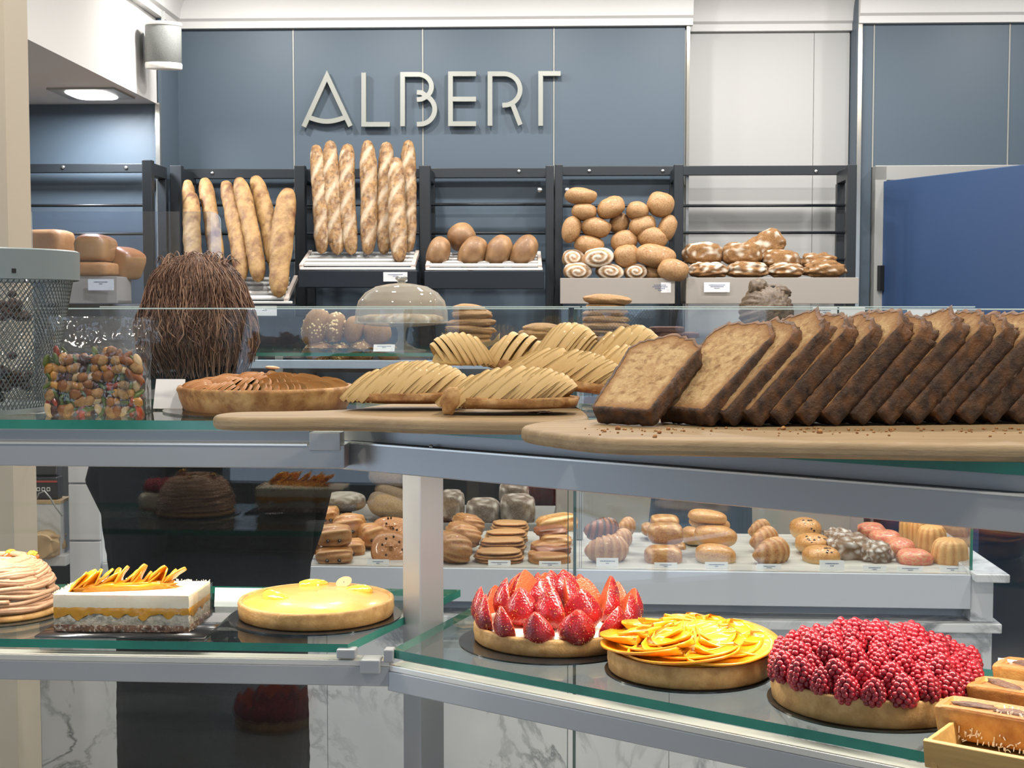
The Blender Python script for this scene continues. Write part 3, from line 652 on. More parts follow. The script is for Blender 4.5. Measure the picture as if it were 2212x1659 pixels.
# ---------------------------------------------------------------- dark oval loaves
def loafmesh(name, m, seed, d, fn=None, amp=.05, fr=1.6, pw=.9, lv=4, att=None):
    return G().blob((0, 0, 0), d, None, lv, amp, fr, seed, 0, fn, pw, att).mesh(name, m)
D3 = Bd - .10
for i, (x, y, w, h, r, lb, s) in enumerate([(947, 547, 50, 72, 22, 'leftmost dark oval loaf on the right hand slatted tray', 1), (1021, 547, 58, 78, 42, 'second dark loaf with a torn end, under the perched round one', 2), (1076, 546, 56, 80, 34, 'third dark loaf, smooth, middle of the tray row', 3), (1131, 546, 54, 82, 38, 'rightmost dark loaf next to the rack post', 4), (997, 512, 62, 60, -45, 'round looking dark loaf perched on top of the row of dark loaves', 5)]):
    dd = D3 - (.0 if i < 4 else -.08); me = loafmesh('dark_loaf', M_dloaf, s, (u(w / 2, dd), .075, u(h / 2, dd)), att=lambda p: max(0, nz(p, 2.5, 3)) * .8)
    link('dark_loaf', me, None, aY(x, y, dd), (radians(0), radians(r * .75), 0), label=lb, cat='bread', group='dark oval loaves')
# ---------------------------------------------------------------- pile of rolls
def roll_mesh(k):
    sd = 60 + k
    def fn(p):
        # a folded crease over the top with a small lip
        c = exp(-((p.y * .8 + p.x * .4 - .1 * sin(p.x * 4 + k)) / .12) ** 2) * max(0, p.z)
        return p * (1 - .10 * c + .08 * exp(-((p.x * .4 + p.y * .8 - .22) / .12) ** 2) * max(0, p.z))
    if k >= 6:   # swirl ended roll facing the viewer
        def fn(p):
            if p.y < 0:
                r = sqrt(p.x ** 2 + p.z ** 2); t = math.atan2(p.z, p.x); return p * (1 + .09 * sin(r * 15 - t) * min(1, r * 3))
            return p
        return G().blob((0, 0, 0), (1, 1, 1), None, 4, .05, 1.5, sd, 0, fn, .92, lambda p: max(0, min(1, .75 * sin(sqrt(p.x ** 2 + p.z ** 2) * 15 - math.atan2(p.z, p.x)) + .3)) if p.y < 0 else .3).mesh('bread_roll', M_roll)
    return G().blob((0, 0, 0), (1, 1, 1), None, 4, .07, 1.4, sd, 0, fn, .9).mesh('bread_roll', M_roll)
RM = [roll_mesh(k) for k in range(8)]
ROLL = [(1254, 424, 66, 35, 5, 0, 'top left roll of the roll pile, flat and wide'), (1262, 458, 53, 36, 4, 0, 'roll directly under the top left one in the pile'), (1319, 449, 60, 42, -22, 0, 'roll with a pointed lip, second stack of the pile top'), (1377, 456, 47, 38, 8, 0, 'small curled roll between the two highest ones'),
 (1427, 442, 57, 52, 20, 0, 'biggest top right roll of the pile, cracked crust'), (1234, 496, 39, 56, 12, 0, 'upright roll against the left post of the pile'), (1287, 492, 62, 42, 10, 0, 'bright roll in the middle left of the pile'), (1338, 482, 42, 46, 30, .05, 'roll set back in the middle of the pile'), (1387, 488, 58, 42, -18, 0, 'roll under the small curled one in the pile'),
 (1441, 493, 37, 56, 18, 0, 'upright roll against the right post of the pile'), (1273, 530, 64, 40, 8, 0, 'shaded roll left of centre, above the swirl roll'), (1348, 522, 56, 46, -15, 0, 'round roll at the centre of the pile'), (1409, 514, 64, 46, 15, -.01, 'roll with folded lip right of the pile centre'), (1353, 553, 54, 50, -10, -.03, 'round roll above the bottom row centre'),
 (1415, 553, 86, 47, 10, -.05, 'long smooth roll lying low at right of the pile'), (1238, 560, 46, 38, 5, 0, 'floury swirl roll low at the left post'), (1291, 558, 64, 40, -8, -.05, 'white floured swirl roll second row from the bottom'), (1247, 587, 58, 36, 0, -.04, 'bottom left floured swirl roll behind the taupe box edge'),
 (1316, 588, 58, 34, 8, -.04, 'second swirl roll from the left in the bottom row'), (1372, 589, 46, 34, 0, -.04, 'third swirl roll in the bottom row, partly dark'), (1408, 588, 44, 36, 0, .0, 'shadowed roll at the right of the bottom row'), (1454, 584, 64, 46, 8, -.10, 'roll sticking out over the front right corner of the taupe box')]
D4 = Bd - .12
for i, (x, y, w, h, r, dy, lb) in enumerate(ROLL):
    k = (6 + i % 2) if i in (15, 16, 17, 18, 19) else i % 6
    dd = D4 + dy; a, b = u(w / 2, dd), u(h / 2, dd)
    link('bread_roll', RM[k], None, aY(x, y, dd), (radians(rr(-12, 5)), radians(r), 0), (a * 1.03, .047, b * 1.05), label=lb, cat='bread', group='rolls in the tall pile')
# ---------------------------------------------------------------- rustic breads
def rustic(k, sq):
    def fn(p):
        c = exp(-((p.x * .9 + p.y * .3 * (1 if k % 2 else -1)) / .14) ** 2) * max(0, p.z); e = exp(-((p.y + .1) / .16) ** 2) * max(0, p.z)
        q = p * (1 - .16 * (c if k % 3 else e)); q.z *= 1 if q.z > 0 else .8; return q
    return G().blob((0, 0, 0), (1, 1, 1), None, 5, .20 if not sq else .09, 2.6, 80 + k, 0, fn, .72 if sq else .85, lambda p: max(0, min(1, nz(p, 3.0, k) * 2.0 + (.15 if k in (5, 6, 7) else -.25))) if p.z > -.2 else 0).mesh('rustic_bread', M_rust)
RU = [(1518, 551, 80, 50, 0, 0, 1, 'flat square rustic bread, left of the back row'), (1602, 551, 82, 50, 0, 1, 1, 'flat square rustic bread with dark score, second in the back row'), (1652, 536, 88, 62, -30, 2, 1, 'tilted pointed rustic loaf rising behind the others'), (1687, 563, 76, 44, 4, 3, 1, 'square rustic bread at the middle of the right half'), (1768, 568, 74, 38, 0, 4, 0, 'small cracked rustic bread at the right rear'),
 (1530, 585, 82, 34, 0, 5, 0, 'knobbly golden rustic bread, front row left'), (1616, 585, 86, 36, 0, 6, 0, 'floury knobbly rustic bread, front row second'), (1698, 586, 74, 34, 0, 7, 0, 'rustic bread with a white flour patch, front row third'), (1780, 584, 86, 38, 0, 8, 0, 'rustic bread in the front row at the right end of the box')]
for i, (x, y, w, h, r, k, sq, lb) in enumerate(RU):
    dd = D4 + (.05 if i < 5 else -.03) + (.06 if i == 2 else 0)
    link('rustic_bread', rustic(k, sq), None, aY(x, y, dd), (0, radians(r), rr(-.3, .3)), (u(w / 2, dd) * 1.06, .06, u(h / 2, dd) * 1.12), label=lb, cat='bread', group='rustic breads in the right box')
# ---------------------------------------------------------------- taupe boxes
def openbox(x0, x1, y0, y1, D, dep, label, yaw=-.035, name='bread_box'):
    a, b = aY(x0, y1, D), aY(x1, y1, D); h = u(y1 - y0, D); w = (b - a).length
    t = thing(name, (a + b) / 2, label, 'box', 'taupe bread boxes', rot=(0, 0, yaw))
    g = G().box((0, 0, h / 2), (w, .012, h)).box((0, dep, h / 2), (w, .012, h)).box((-w / 2 + .006, dep / 2, h / 2), (.012, dep, h)).box((w / 2 - .006, dep / 2, h / 2), (.012, dep, h)).box((0, dep / 2, .006), (w, dep, .012))
    bevel(g.obj('box_shell', M_taupe, t, False), .0015); return t
openbox(1210, 1457, 601, 656, Bd - .22, .24, 'long taupe box under the roll pile'); openbox(1482, 1852, 600, 656, Bd - .22, .24, 'wide taupe box under the rustic breads by the door')
openbox(100, 253, 597, 655, Bd - .62, .24, 'taupe box under the sandwich loaves in the alcove', .06)
t = link('box_riser', G().box((0, 0, 0), (.46, .2, 1.44)).mesh('box_riser', M_blackbox), None, aY(200, 655, Bd - .62) + Vector((0, .12, -.722)), None, label='tall black plinth beneath the alcove box', cat='plinth')
card(1402, 610, 1449, 632, Bd - .232, 'price card on the taupe box under the roll pile', 4, 0); card(1521, 610, 1576, 631, Bd - .232, 'price card at the left end of the wide taupe box', 3, 0)
card(828, 588, 880, 608, Bd - .245, 'price card on the black support below the floured baguettes', 2, 0); card(546, 661, 598, 682, Bd - .32, 'price card below the plain baguette tray', 2, 0)
G().box((0, .012, .5), (.42, .02, 1.02)).obj('shelf_front', M_blackbox, None, False, aY(560, 690, Bd - .31) + Vector((0, 0, -1.0)), label='black board behind the card under the plain baguettes', cat='board')
card(190, 603, 246, 627, Bd - .65, 'price card on the alcove box with sandwich loaves', 2, 0)
# ---------------------------------------------------------------- sandwich loaves in the alcove
M_sand = mat('sandwich_loaf', '#b38453', '#9f7044', 9, rough=.4, bump=.1, bs=40, coat=.2, attr='#8c4f28')
M_pale = mat('pale_loaf', '#bf8a58', '#a97545', 16, rough=.6, bump=.3, bs=90)
def tinloaf(x0, y0, x1, y1, D, dep, label, m, rot=(0, 0, 0), dome=0.0, twist=0.0):
    w, h = u(x1 - x0, D), u(y1 - y0, D)
    def fn(p):
        q = p.copy()
        if dome and q.z > 0: q.z *= 1 + dome * (1 - q.x ** 2); q.x *= 1 + .08 * exp(-((q.z - .35) / .15) ** 2)
        return q
    return link('sandwich_loaf', G().blob((0, 0, 0), (w / 2, dep / 2, h / 2 / (1 + dome * .6)), None, 4, .02, 2, 3, 0, fn, .38, lambda p: .7 if (dome and p.z > .9) else 0).mesh('sandwich_loaf', m), None, aY((x0 + x1) / 2, (y0 + y1) / 2 + h * dome * 100, D), rot, label=label, cat='bread', group='sandwich loaves')
tinloaf(60, 497, 155, 597, Bd - .35, .14, 'flat topped pale loaf at the far left beside the column', M_pale, (0, 0, radians(-14)))
tinloaf(173, 506, 244, 568, Bd - .50, .24, 'domed glossy loaf on top of a square loaf in the alcove', M_sand, (0, 0, .05), .35)
tinloaf(171, 567, 251, 598, Bd - .52, .24, 'square pale loaf under the domed one in the alcove', M_pale, (0, 0, .05))
tinloaf(240, 535, 300, 600, Bd - .40, .14, 'tilted glossy loaf leaning at right of the stacked alcove loaves', M_sand, (0, radians(22), radians(-20)), .2)
# ---------------------------------------------------------------- viennoiserie on the far counter deck
M_cro = mat('croissant_pastry', '#bf8446', '#985a26', 18, rough=.38, bump=.35, bs=60, attr='#d3a66c', coat=.25, c4='#8a4d20', ns4=14)
M_choc = mat('chocolate_stripe_pastry', '#a5623a', '#7a3f22', 14, rough=.35, bump=.2, bs=60, attr='#4a2a1c', coat=.3)
M_bri = mat('brioche', '#c48d4c', '#a66c32', 12, rough=.32, bump=.15, bs=60, attr='#e6bd80', coat=.35, c4='#9a5a28', ns4=6)
M_pal = mat('pale_bun', '#cf9a5a', '#b9813f', 10, rough=.35, bump=.15, bs=50, coat=.25, attr='#ecca92', c4='#a8672e', ns4=5)
M_dch = mat('dark_chocolate', '#2c1a14', rough=.4)
M_pink = mat('pink_praline_bun', '#cc9266', '#cf6350', 5, rough=.4, bump=.2, bs=50, coat=.3, lo=.46, hi=.56)
M_ice = mat('iced_nut_cake', '#9a7550', '#5e4330', 34, rough=.5, bump=.7, bs=60, attr='#e9e4de', coat=.3)
M_kou = mat('fluted_cake', '#c98f4c', '#a86f34', 12, rough=.5, bump=.25, bs=60, attr='#e3b878')
M_rye = mat('rye_crust', '#6f5d4c', '#4c3c30', 26, rough=.8, bump=.5, bs=70, attr='#b9b0a2', c4='#8c7a66', ns4=12)
M_cut = mat('fruit_bread_cut', '#9a8468', '#7d6850', 20, rough=.8, bump=.5, bs=60, c4='#3a2820', ns4=38)
M_cook = mat('cookie', '#c79f70', '#b08555', 18, rough=.75, bump=.5, bs=80, c4='#5c3a22', ns4=26)
M_seed = mat('seeded_crust', '#a07a4a', '#7a5632', 14, rough=.7, bump=.4, bs=70)
M_sesame = mat('sesame', '#dcc493', rough=.5); M_brow = mat('brownie', '#6d4a42', '#4f322c', 20, rough=.8, bump=.5, bs=80)
M_paper = mat('kraft_paper', '#b9a07c', rough=.7)
def croissant_mesh(seed, choc=False, bands=8):
    g = G(); n, m = 20, 57
    def rad(s): return max(0, 1 - abs(s) ** 2.2) ** .75
    def fn(a, b):
        th = a * 2 * pi; s = b * 2 - 1; t = s * radians(58)
        saw = (b * bands) % 1.0; r = .50 * rad(s) * (1 + .17 * (1 - saw) - .10) + .02
        r *= 1 + .04 * nz((cos(th), sin(th), s * 4), 2, seed)
        c = Vector((sin(t) * 1.02, (1 - cos(t)) * 1.0, 0)); o = Vector((sin(t), -cos(t), 0))
        return c + o * r * cos(th) * .95 + Vector((0, 0, 1)) * (r * sin(th) * .92 + .05 * rad(s))
    def at(a, b):
        saw = (b * bands) % 1.0
        if choc: return 1.0 if saw < .35 else 0.0
        return max(0, min(1, 1.1 - saw * 2.0)) * .55 + (.25 if sin(a * 2 * pi) < -.2 else 0)
    g.grid(fn, n, m, 0, True, at); g.xf(Matrix.Translation((0, -.15, 0)))
    return g.mesh('croissant', M_choc if choc else M_cro)
def layered_mesh(seed, m=None, layers=5, pw=.62, name='pastry', flat=1.0, cup=.0):
    """rolled puff pastry: layered bulge with horizontal laminations"""
    def fn(p):
        th = math.atan2(p.z, p.y); q = p * (1 + .055 * sin(th * layers * 2 + p.x * 2 + seed) * min(1, 1.6 - abs(p.x)))
        q.z += cup * q.x * q.x; return q
    return G().blob((0, 0, 0), (1, 1, 1), None, 4, .07, 2.0, seed, 0, fn, pw, lambda p: max(0, sin(math.atan2(p.z, p.y) * layers * 2 + p.x * 2 + seed)) * .6).mesh(name, m or M_cro)
def bun_mesh(seed, m, pw=.85, amp=.05, name='bun', fn=None, att=None, fr=1.6):
    if att is None and m in (M_pal, M_bri): att = lambda p: max(0, min(1, .25 - p.z * 1.1))
    return G().blob((0, 0, 0), (1, 1, 1), None, 4, amp, fr, seed, 0, fn, pw, att).mesh(name, m)
zdk = zd + .003
def onDeck(name, me, x, y, w, h, D, label, group, cat='pastry', dep=None, rot=(0, 0, 0)):
    """w,h in pixels, centre at x,y"""
    return link(name, me, None, aY(x, y, D), rot, (u(w / 2, D), dep if dep else u(w / 2, D), u(h / 2, D)), label=label, cat=cat, group=group)
PM = [layered_mesh(k) for k in range(4)]
# pains au chocolat with two dark batons showing at the end
def pain_choc(x, y, w, h, D, yaw, k, label):
    t = thing('chocolate_pastry', aY(x, y, D), label, 'pastry', 'pains au chocolat in a heap', rot=(0, 0, yaw))
    a, b = u(w / 2, D), u(h / 2, D); link('dough', PM[k % 4], t, None, None, (a, .045, b))
    for s in (-.35, .3): link('chocolate_baton', _bat, t, (s * a, -.043, -.25 * b), None)
    return t
_bat = G().blob((0, 0, 0), (.0055, .012, .0050), None, 2, .2, 3, 1).mesh('baton', M_dch)
PC = [(713, 1114, 36, 40, 4.2, 0, 'back peak pastry of the pains au chocolat heap'), (755, 1137, 70, 52, 4.12, 0, 'large pain au chocolat at the top of the heap'), (800, 1156, 52, 50, 4.08, .5, 'pain au chocolat at the right flank of the heap'), (662, 1152, 84, 44, 3.96, -.5, 'pain au chocolat lying at left on the heap'), (748, 1185, 80, 42, 4.0, .2, 'pain au chocolat hidden behind the bottom front one'), (722, 1157, 76, 46, 3.90, .12, 'front pain au chocolat with two chocolate ends, middle of the heap'), (655, 1194, 72, 44, 3.93, -.2, 'bottom left pain au chocolat behind the first card'), (722, 1200, 80, 38, 3.87, .1, 'bottom front pain au chocolat beside the first card')]
for k, (x, y, w, h, D, yw, lb) in enumerate(PC): pain_choc(x, y, w, h, D, yw, k, lb)
# spiral raisin pastries
def spiral_mesh():
    g = G(); pts = []
    for i in range(90):
        t = i / 89; r = .08 + .82 * t; a = t * 2.9 * 2 * pi; pts.append((r * cos(a), -.12 * (1 - t), r * sin(a)))
    g.tube(pts, [.118 + .015 * sin(i * .8) for i in range(90)], 8, 0, True, 3.4); g.blob((0, .25, 0), (.86, .15, .86), None, 3)
    return g.mesh('spiral', M_cro)
_spm = spiral_mesh()
for k, (x, y, w, h, D, lb) in enumerate([(846, 1140, 76, 46, 4.15, 'rear raisin swirl pastry left of the post'), (845, 1184, 78, 66, 3.92, 'front raisin swirl pastry half behind the aluminium post')]):
    t = thing('raisin_swirl', aY(x, y, D), lb, 'pastry', 'raisin swirls', rot=(radians(-35), 0, .1)); link('swirl', _spm, t, None, None, (u(w / 2, D), .035, u(h / 2, D) * 1.1))
    for j in range(7): a = rr(0, 6.28); r = rr(.3, .85); link('raisin', _bat, t, (u(w / 2, D) * r * cos(a), -.036 * rr(.8, 1.1), u(h / 2, D) * r * sin(a) * 1.1), None, .6)
# lattice-scored turnovers in a row going back
for k, (x, y, w, h, D, lb) in enumerate([(1012, 1132, 58, 42, 4.25, 'rear scored turnover just right of the post'), (1000, 1155, 66, 50, 4.05, 'middle scored turnover right of the post'), (977, 1184, 74, 66, 3.88, 'front scored turnover with pale end beside the post')]):
    onDeck('scored_turnover', layered_mesh(10 + k, M_cro, 7, .75, 'turnover'), x, y, w, h, D, lb, 'scored turnovers', dep=.07, rot=(0, radians(18), radians(25)))
# folded fan pastries stacked
def fold_mesh(seed):
    g = G()
    for j in range(5):
        z = -.8 + j * .4; pts = [(cos(a) * .82 + .05 * nz((a, j, seed)), 0, z * (.75 - .2 * abs(cos(a))) + .16 * sin(a * 1.0)) for a in [pi * (1 - i / 12) for i in range(13)]]
        g.blob((0, 0, z * .8), (.98 - .05 * abs(j - 2), 1, .26), (rr(-.1, .1), rr(-.07, .07), 0), 3, .12, 2.5, seed + j, 0, None, .8, lambda p: .5 if p.z > .3 else 0)
    return g.mesh('fold', M_cro)
for k, (x, y, w, h, D, lb) in enumerate([(1102, 1140, 86, 34, 4.2, 'rearmost folded layered pastry of the stack behind the card'), (1094, 1160, 98, 36, 4.1, 'third folded layered pastry of the leaning stack'), (1085, 1180, 106, 42, 4.0, 'second folded layered pastry of the leaning stack'), (1078, 1203, 112, 40, 3.88, 'front folded layered pastry lying behind its card')]):
    onDeck('folded_pastry', fold_mesh(30 + 5 * k), x, y, w, h, D, lb, 'folded layered pastries', dep=.055)
# glazed apple turnover fingers
for k, (x, y, w, h, D, m, lb) in enumerate([(1203, 1130, 86, 38, 4.15, M_pal, 'smooth pale bun above the chocolate glazed fingers'), (1190, 1147, 70, 20, 4.02, M_choc, 'chocolate glazed finger under the pale bun'), (1200, 1166, 66, 26, 3.98, M_bri, 'golden finger pastry in the middle of the glazed stack'), (1186, 1178, 76, 22, 3.96, M_cro, 'layered finger pastry low in the glazed stack'), (1190, 1188, 84, 24, 3.93, M_choc, 'chocolate streaked finger near the bottom of the glazed stack'), (1186, 1205, 90, 28, 3.88, M_cro, 'bottom layered finger pastry behind its card')]):
    onDeck('glazed_finger', layered_mesh(50 + k, m, 3, .6, 'finger'), x, y, w, h, D, lb, 'glazed fingers', dep=.05, rot=(0, radians(-5 + 4 * (k % 3)), .2))
# chocolate-striped and plain croissants
CM = [croissant_mesh(1), croissant_mesh(2), croissant_mesh(3, True)]
def croi(x, y, w, D, k, yaw, tilt, label, grp, s=1.0):
    c = u(w / 2, D) * 1.22
    return link('croissant', CM[k], None, aY(x, y, D), (radians(tilt), 0, yaw), (c, c, c * s * 1.05), label=label, cat='pastry', group=grp)
croi(1350, 1139, 56, 4.15, 0, 1.2, 10, 'rear reddish croissant behind the chocolate striped one', 'croissants of the left heap', 1.2)
croi(1300, 1146, 74, 4.0, 2, .6, 20, 'chocolate striped croissant lying on top at left of its heap', 'croissants of the left heap', 1.3)
croi(1340, 1166, 60, 4.0, 1, 1.0, 0, 'middle croissant between the striped one and the front one', 'croissants of the left heap', 1.2)
croi(1312, 1190, 88, 3.88, 0, .35, 0, 'front croissant behind the first card right of the glass joint', 'croissants of the left heap', 1.2)
# small brioche loaves, two stacked
for k, (x, y, w, h, D, lb) in enumerate([(1404, 1143, 38, 26, 4.25, 'small roll half hidden behind the stacked brioche loaves'), (1436, 1127, 62, 30, 4.1, 'dark topped brioche behind the upper brioche loaf'), (1437, 1152, 78, 46, 3.98, 'upper golden brioche loaf of the pair'), (1466, 1186, 30, 30, 4.1, 'brioche end peeking out right of the lower brioche loaf'), (1433, 1202, 82, 48, 3.88, 'lower scored brioche loaf behind its card')]):
    onDeck('brioche_loaf', bun_mesh(70 + k, M_bri, .62, .06, att=lambda p: .5 * max(0, sin(p.x * 9 + p.z * 4)) if p.z > 0 else 0), x, y, w, h, D, lb, 'small brioche loaves', dep=.045)
# smooth finger buns stacked four high
for k, (x, y, w, h, D, yw, lb) in enumerate([(1496, 1158, 40, 40, 4.15, .3, 'bun peeking out left of the finger bun stack'), (1528, 1116, 84, 30, 4.0, 0, 'topmost smooth finger bun of the stack'), (1533, 1130, 88, 30, 4.02, 0, 'second finger bun from the top of the stack'), (1546, 1158, 92, 48, 3.96, .12, 'third smooth finger bun, the widest of the stack'), (1545, 1200, 88, 50, 3.88, 0, 'bottom sugared finger bun behind the handwritten card')]):
    onDeck('finger_bun', bun_mesh(90 + k, M_pal, .8, .04), x, y, w, h, D, lb, 'smooth finger buns', dep=.05, rot=(0, radians(6), yw))
croi(1640, 1146, 58, 4.2, 1, .9, 0, 'rear plain croissant of the three lying in line', 'plain croissants in line', 1.25)
croi(1650, 1168, 74, 4.05, 0, .9, 0, 'middle plain croissant of the three lying in line', 'plain croissants in line', 1.25)
croi(1665, 1195, 94, 3.88, 1, .9, 0, 'front plain croissant of the three, behind its card', 'plain croissants in line', 1.1)
# chocolate chip rolls
_chip = G().blob((0, 0, 0), (.0055, .0055, .005), None, 1).mesh('chip', M_dch)
for k, (x, y, w, h, D, lb) in enumerate([(1740, 1143, 64, 50, 4.15, 'rear chocolate chip bun'), (1755, 1175, 72, 46, 4.0, 'middle chocolate chip bun'), (1774, 1203, 78, 50, 3.88, 'front chocolate chip bun behind the bright card')]):
    t = thing('chip_bun', aY(x, y, D), lb, 'pastry', 'chocolate chip buns', rot=(0, 0, .2)); sx, sz2 = u(w / 2, D), u(h / 2, D)
    link('bun', bun_mesh(110 + k, M_pal, .85, .04), t, None, None, (sx, .055, sz2))
    for j in range(9): a = rr(-2.6, -.5); e = rr(.1, 1.1); link('chocolate_chip', _chip, t, (sx * cos(a) * cos(e) * .98, .054 * sin(a) * cos(e), sz2 * sin(e) * .98))
# big iced nut cake pieces
def fni(p): return p * (1 + .05 * sin(p.x * 9 + p.z * 5))
for k, (x, y, w, h, D, lb) in enumerate([(1812, 1166, 70, 52, 4.1, 'rear knob of iced nut loaf with white glaze'), (1838, 1190, 112, 74, 3.95, 'large lumpy iced nut loaf, white glazed, centre of the right section'), (1892, 1196, 70, 56, 3.90, 'golden end piece of iced nut loaf behind its card')]):
    onDeck('iced_nut_loaf', bun_mesh(120 + k, M_ice, .85, .22, fn=fni, fr=2.8, att=lambda p: max(0, min(1, nz(p, 5, 2) * 2.4 - .05)) if p.z > -.4 else 0), x, y, w, h, D, lb, 'iced nut loaves', dep=.06)
for k, (x, y, w, h, D, lb) in enumerate([(1882, 1146, 62, 34, 4.2, 'rearmost pink praline bun'), (1912, 1162, 66, 36, 4.08, 'second pink praline bun from the back'), (1944, 1184, 62, 46, 3.97, 'third pink praline bun from the back'), (1975, 1207, 76, 44, 3.86, 'front pink praline bun with a red sugar drip, behind its card')]):
    onDeck('praline_bun', bun_mesh(130 + k, M_pink, .85, .08), x, y, w, h, D, lb, 'pink praline buns', dep=.055)
# fluted kouglof cakes
def kou_mesh(k):
    g = G(); prof = [(.001, 1.0), (.35, 1.0), (.72, .92), (.88, .6), (.95, .0), (1.0, -.55), (.98, -.85), (.8, -1), (.001, -1)]
    pf = []
    for i in range(len(prof) - 1):
        for j in range(3): t = j / 3; pf.append((prof[i][0] * (1 - t) + prof[i + 1][0] * t, prof[i][1] * (1 - t) + prof[i + 1][1] * t))
    pf.append(prof[-1])
    g.lathe(pf[::-1], 64, ripple=lambda t, z: 1 + .085 * abs(sin(t * 6)) * (1 if z > -.75 else .3) + .03 * nz((cos(t) * 2, sin(t) * 2, z * 2), 2, k), amap=lambda t, r, z: abs(sin(t * 6)) * .7)
    return g.mesh('fluted_cake', M_kou)
for k, (x, y, w, h, D, lb) in enumerate([(1965, 1146, 44, 56, 4.2, 'rear left fluted cake'), (1990, 1150, 52, 64, 4.1, 'tall fluted cake standing behind the pair'), (2013, 1164, 62, 58, 4.0, 'fluted cake second from the front'), (2052, 1194, 76, 60, 3.86, 'front fluted cake beside the glass end pane')]):
    onDeck('fluted_cake', kou_mesh(k), x, y, w, h, D, lb, 'fluted cakes', rot=(0, radians(-6), k * .5))
# price cards along the deck edge
CARDS = [(641, 1198, 689, 1226, 'card before the pains au chocolat, legible blue print'), (792, 1208, 840, 1228, 'tilted card before the raisin swirls'), (1054, 1210, 1103, 1230, 'card before the folded layered pastries'), (1164, 1212, 1212, 1232, 'card before the glazed fingers'), (1288, 1205, 1336, 1232, 'tall card before the striped croissants'), (1413, 1215, 1463, 1235, 'card before the brioche loaves'), (1523, 1214, 1573, 1236, 'handwritten card before the finger buns'), (1636, 1218, 1688, 1238, 'card before the line of plain croissants'), (1771, 1210, 1824, 1239, 'bright shining card before the chocolate chip buns'), (1864, 1221, 1915, 1242, 'card before the iced nut loaves'), (1940, 1223, 1994, 1243, 'card before the pink praline buns'), (2031, 1223, 2085, 1243, 'last card at the right end before the fluted cakes')]
for k, (a, b, c, d, lb) in enumerate(CARDS):
    D = 3.80 - (a - 1106) / FPX * 3.7 * .07
    card(a, b, c, d, D, lb, 2, 12, k not in (6, 8), [('PAIN AU CHOCOLAT', .62, .17), ('1,20', .33, .15)] if k == 0 else None)
# ---------------------------------------------------------------- dark fruit bread and floured loaves on the back worktop
Dw = 4.55
for k, (x, y, w, h, D, r, m, lb) in enumerate([(745, 1083, 92, 40, Dw, 0, M_rye, 'dark loaf with a floury top lying left on the worktop'), (840, 1030, 88, 46, Dw + .08, 12, M_cut, 'cut face of dark fruit bread, topmost of the heap'), (850, 1066, 84, 40, Dw + .06, 20, M_cut, 'cut fruit bread in the middle of the heap'), (838, 1094, 90, 52, Dw, 22, M_cut, 'lowest cut fruit bread leaning by the post'), (728, 1108, 64, 22, Dw + .05, 0, M_cut, 'thin flat bread under the dark floury loaf')]):
    onDeck('fruit_bread', bun_mesh(150 + k, m, .75, .06, att=(lambda p: max(0, min(1, p.z * 1.2 - .2 + nz(p, 4, 1)))) if m is M_rye else None), x, y, w, h, D, lb, 'fruit breads on the worktop', 'bread', .07, (0, radians(r), .1))
for k, (x, y, w, h, lb) in enumerate([(975, 1092, 58, 66, 'dim floured square loaf at left, beside the post'), (1043, 1107, 74, 62, 'floured square loaf with crossed scores'), (1118, 1102, 78, 70, 'whitest floured square loaf with a diagonal score'), (1110, 1066, 66, 50, 'floured loaf stacked behind the whitest one')]):
    def fs(p, k=k):
        c = exp(-((p.x + p.z * (.9 if k % 2 else -.9)) / .10) ** 2) + exp(-((p.x - p.z * .7 + .5) / .08) ** 2); return p * (1 - .06 * c)
    onDeck('floured_loaf', bun_mesh(160 + k, M_rye, .55, .05, fn=fs, att=lambda p: max(0, min(1, .30 + nz(p, 3.5, 4) * 1.6 - exp(-((p.x + p.z * .9) / .12) ** 2)))), x, y, w, h, Dw + (.0 if k < 3 else .2), lb, 'floured square loaves', 'bread', .07)
# ---------------------------------------------------------------- goods on the upper glass shelf of the counter
def shelfY(px): return 3.98 - (px - 1106) / FPX * 4 * .07
def cookie_mesh(k): return G().blob((0, 0, 0), (1, 1, 1), None, 4, .10, 2.6, 200 + k, 0, lambda p: Vector((p.x, p.y, p.z * (1 - .2 * (p.x ** 2 + p.y ** 2)))), .8).mesh('cookie', M_cook)
CK = [cookie_mesh(k) for k in range(4)]
def cookies(lst, grp, where, Doff=0):
    for k, (x, y, w, h, tl) in enumerate(lst):
        D = shelfY(x) + Doff; link('cookie', CK[k % 4], None, aY(x, y, D), (0, radians(tl), k * 1.3), (u(w / 2, D), u(w / 2, D) * .95, u(h / 2, D) * 1.6), label=f'{where}, {ORD[k]} from the top', cat='cookie', group=grp)
cookies([(1014, 669, 74, 16, 4), (1020, 680, 88, 18, 0), (1018, 697, 98, 16, 2), (1016, 712, 106, 15, -3), (1010, 724, 100, 15, 3), (1014, 737, 92, 14, 0)], 'cookies in the left stack', 'pale cookie in the stack beside the domed stand')
cookies([(1170, 710, 82, 16, 0), (1160, 722, 84, 16, 2)], 'cookies in the low pair', 'pale cookie of the low pair behind the apple tarts')
cookies([(1312, 648, 104, 16, 3), (1308, 662, 88, 14, -2), (1306, 676, 92, 14, 2), (1308, 690, 98, 14, -2), (1306, 704, 104, 15, 0), (1310, 718, 98, 14, 2), (1308, 732, 100, 15, 0), (1306, 746, 98, 14, 0)], 'cookies in the tall stack', 'chocolate cookie in the tall stack right of the glass joint')
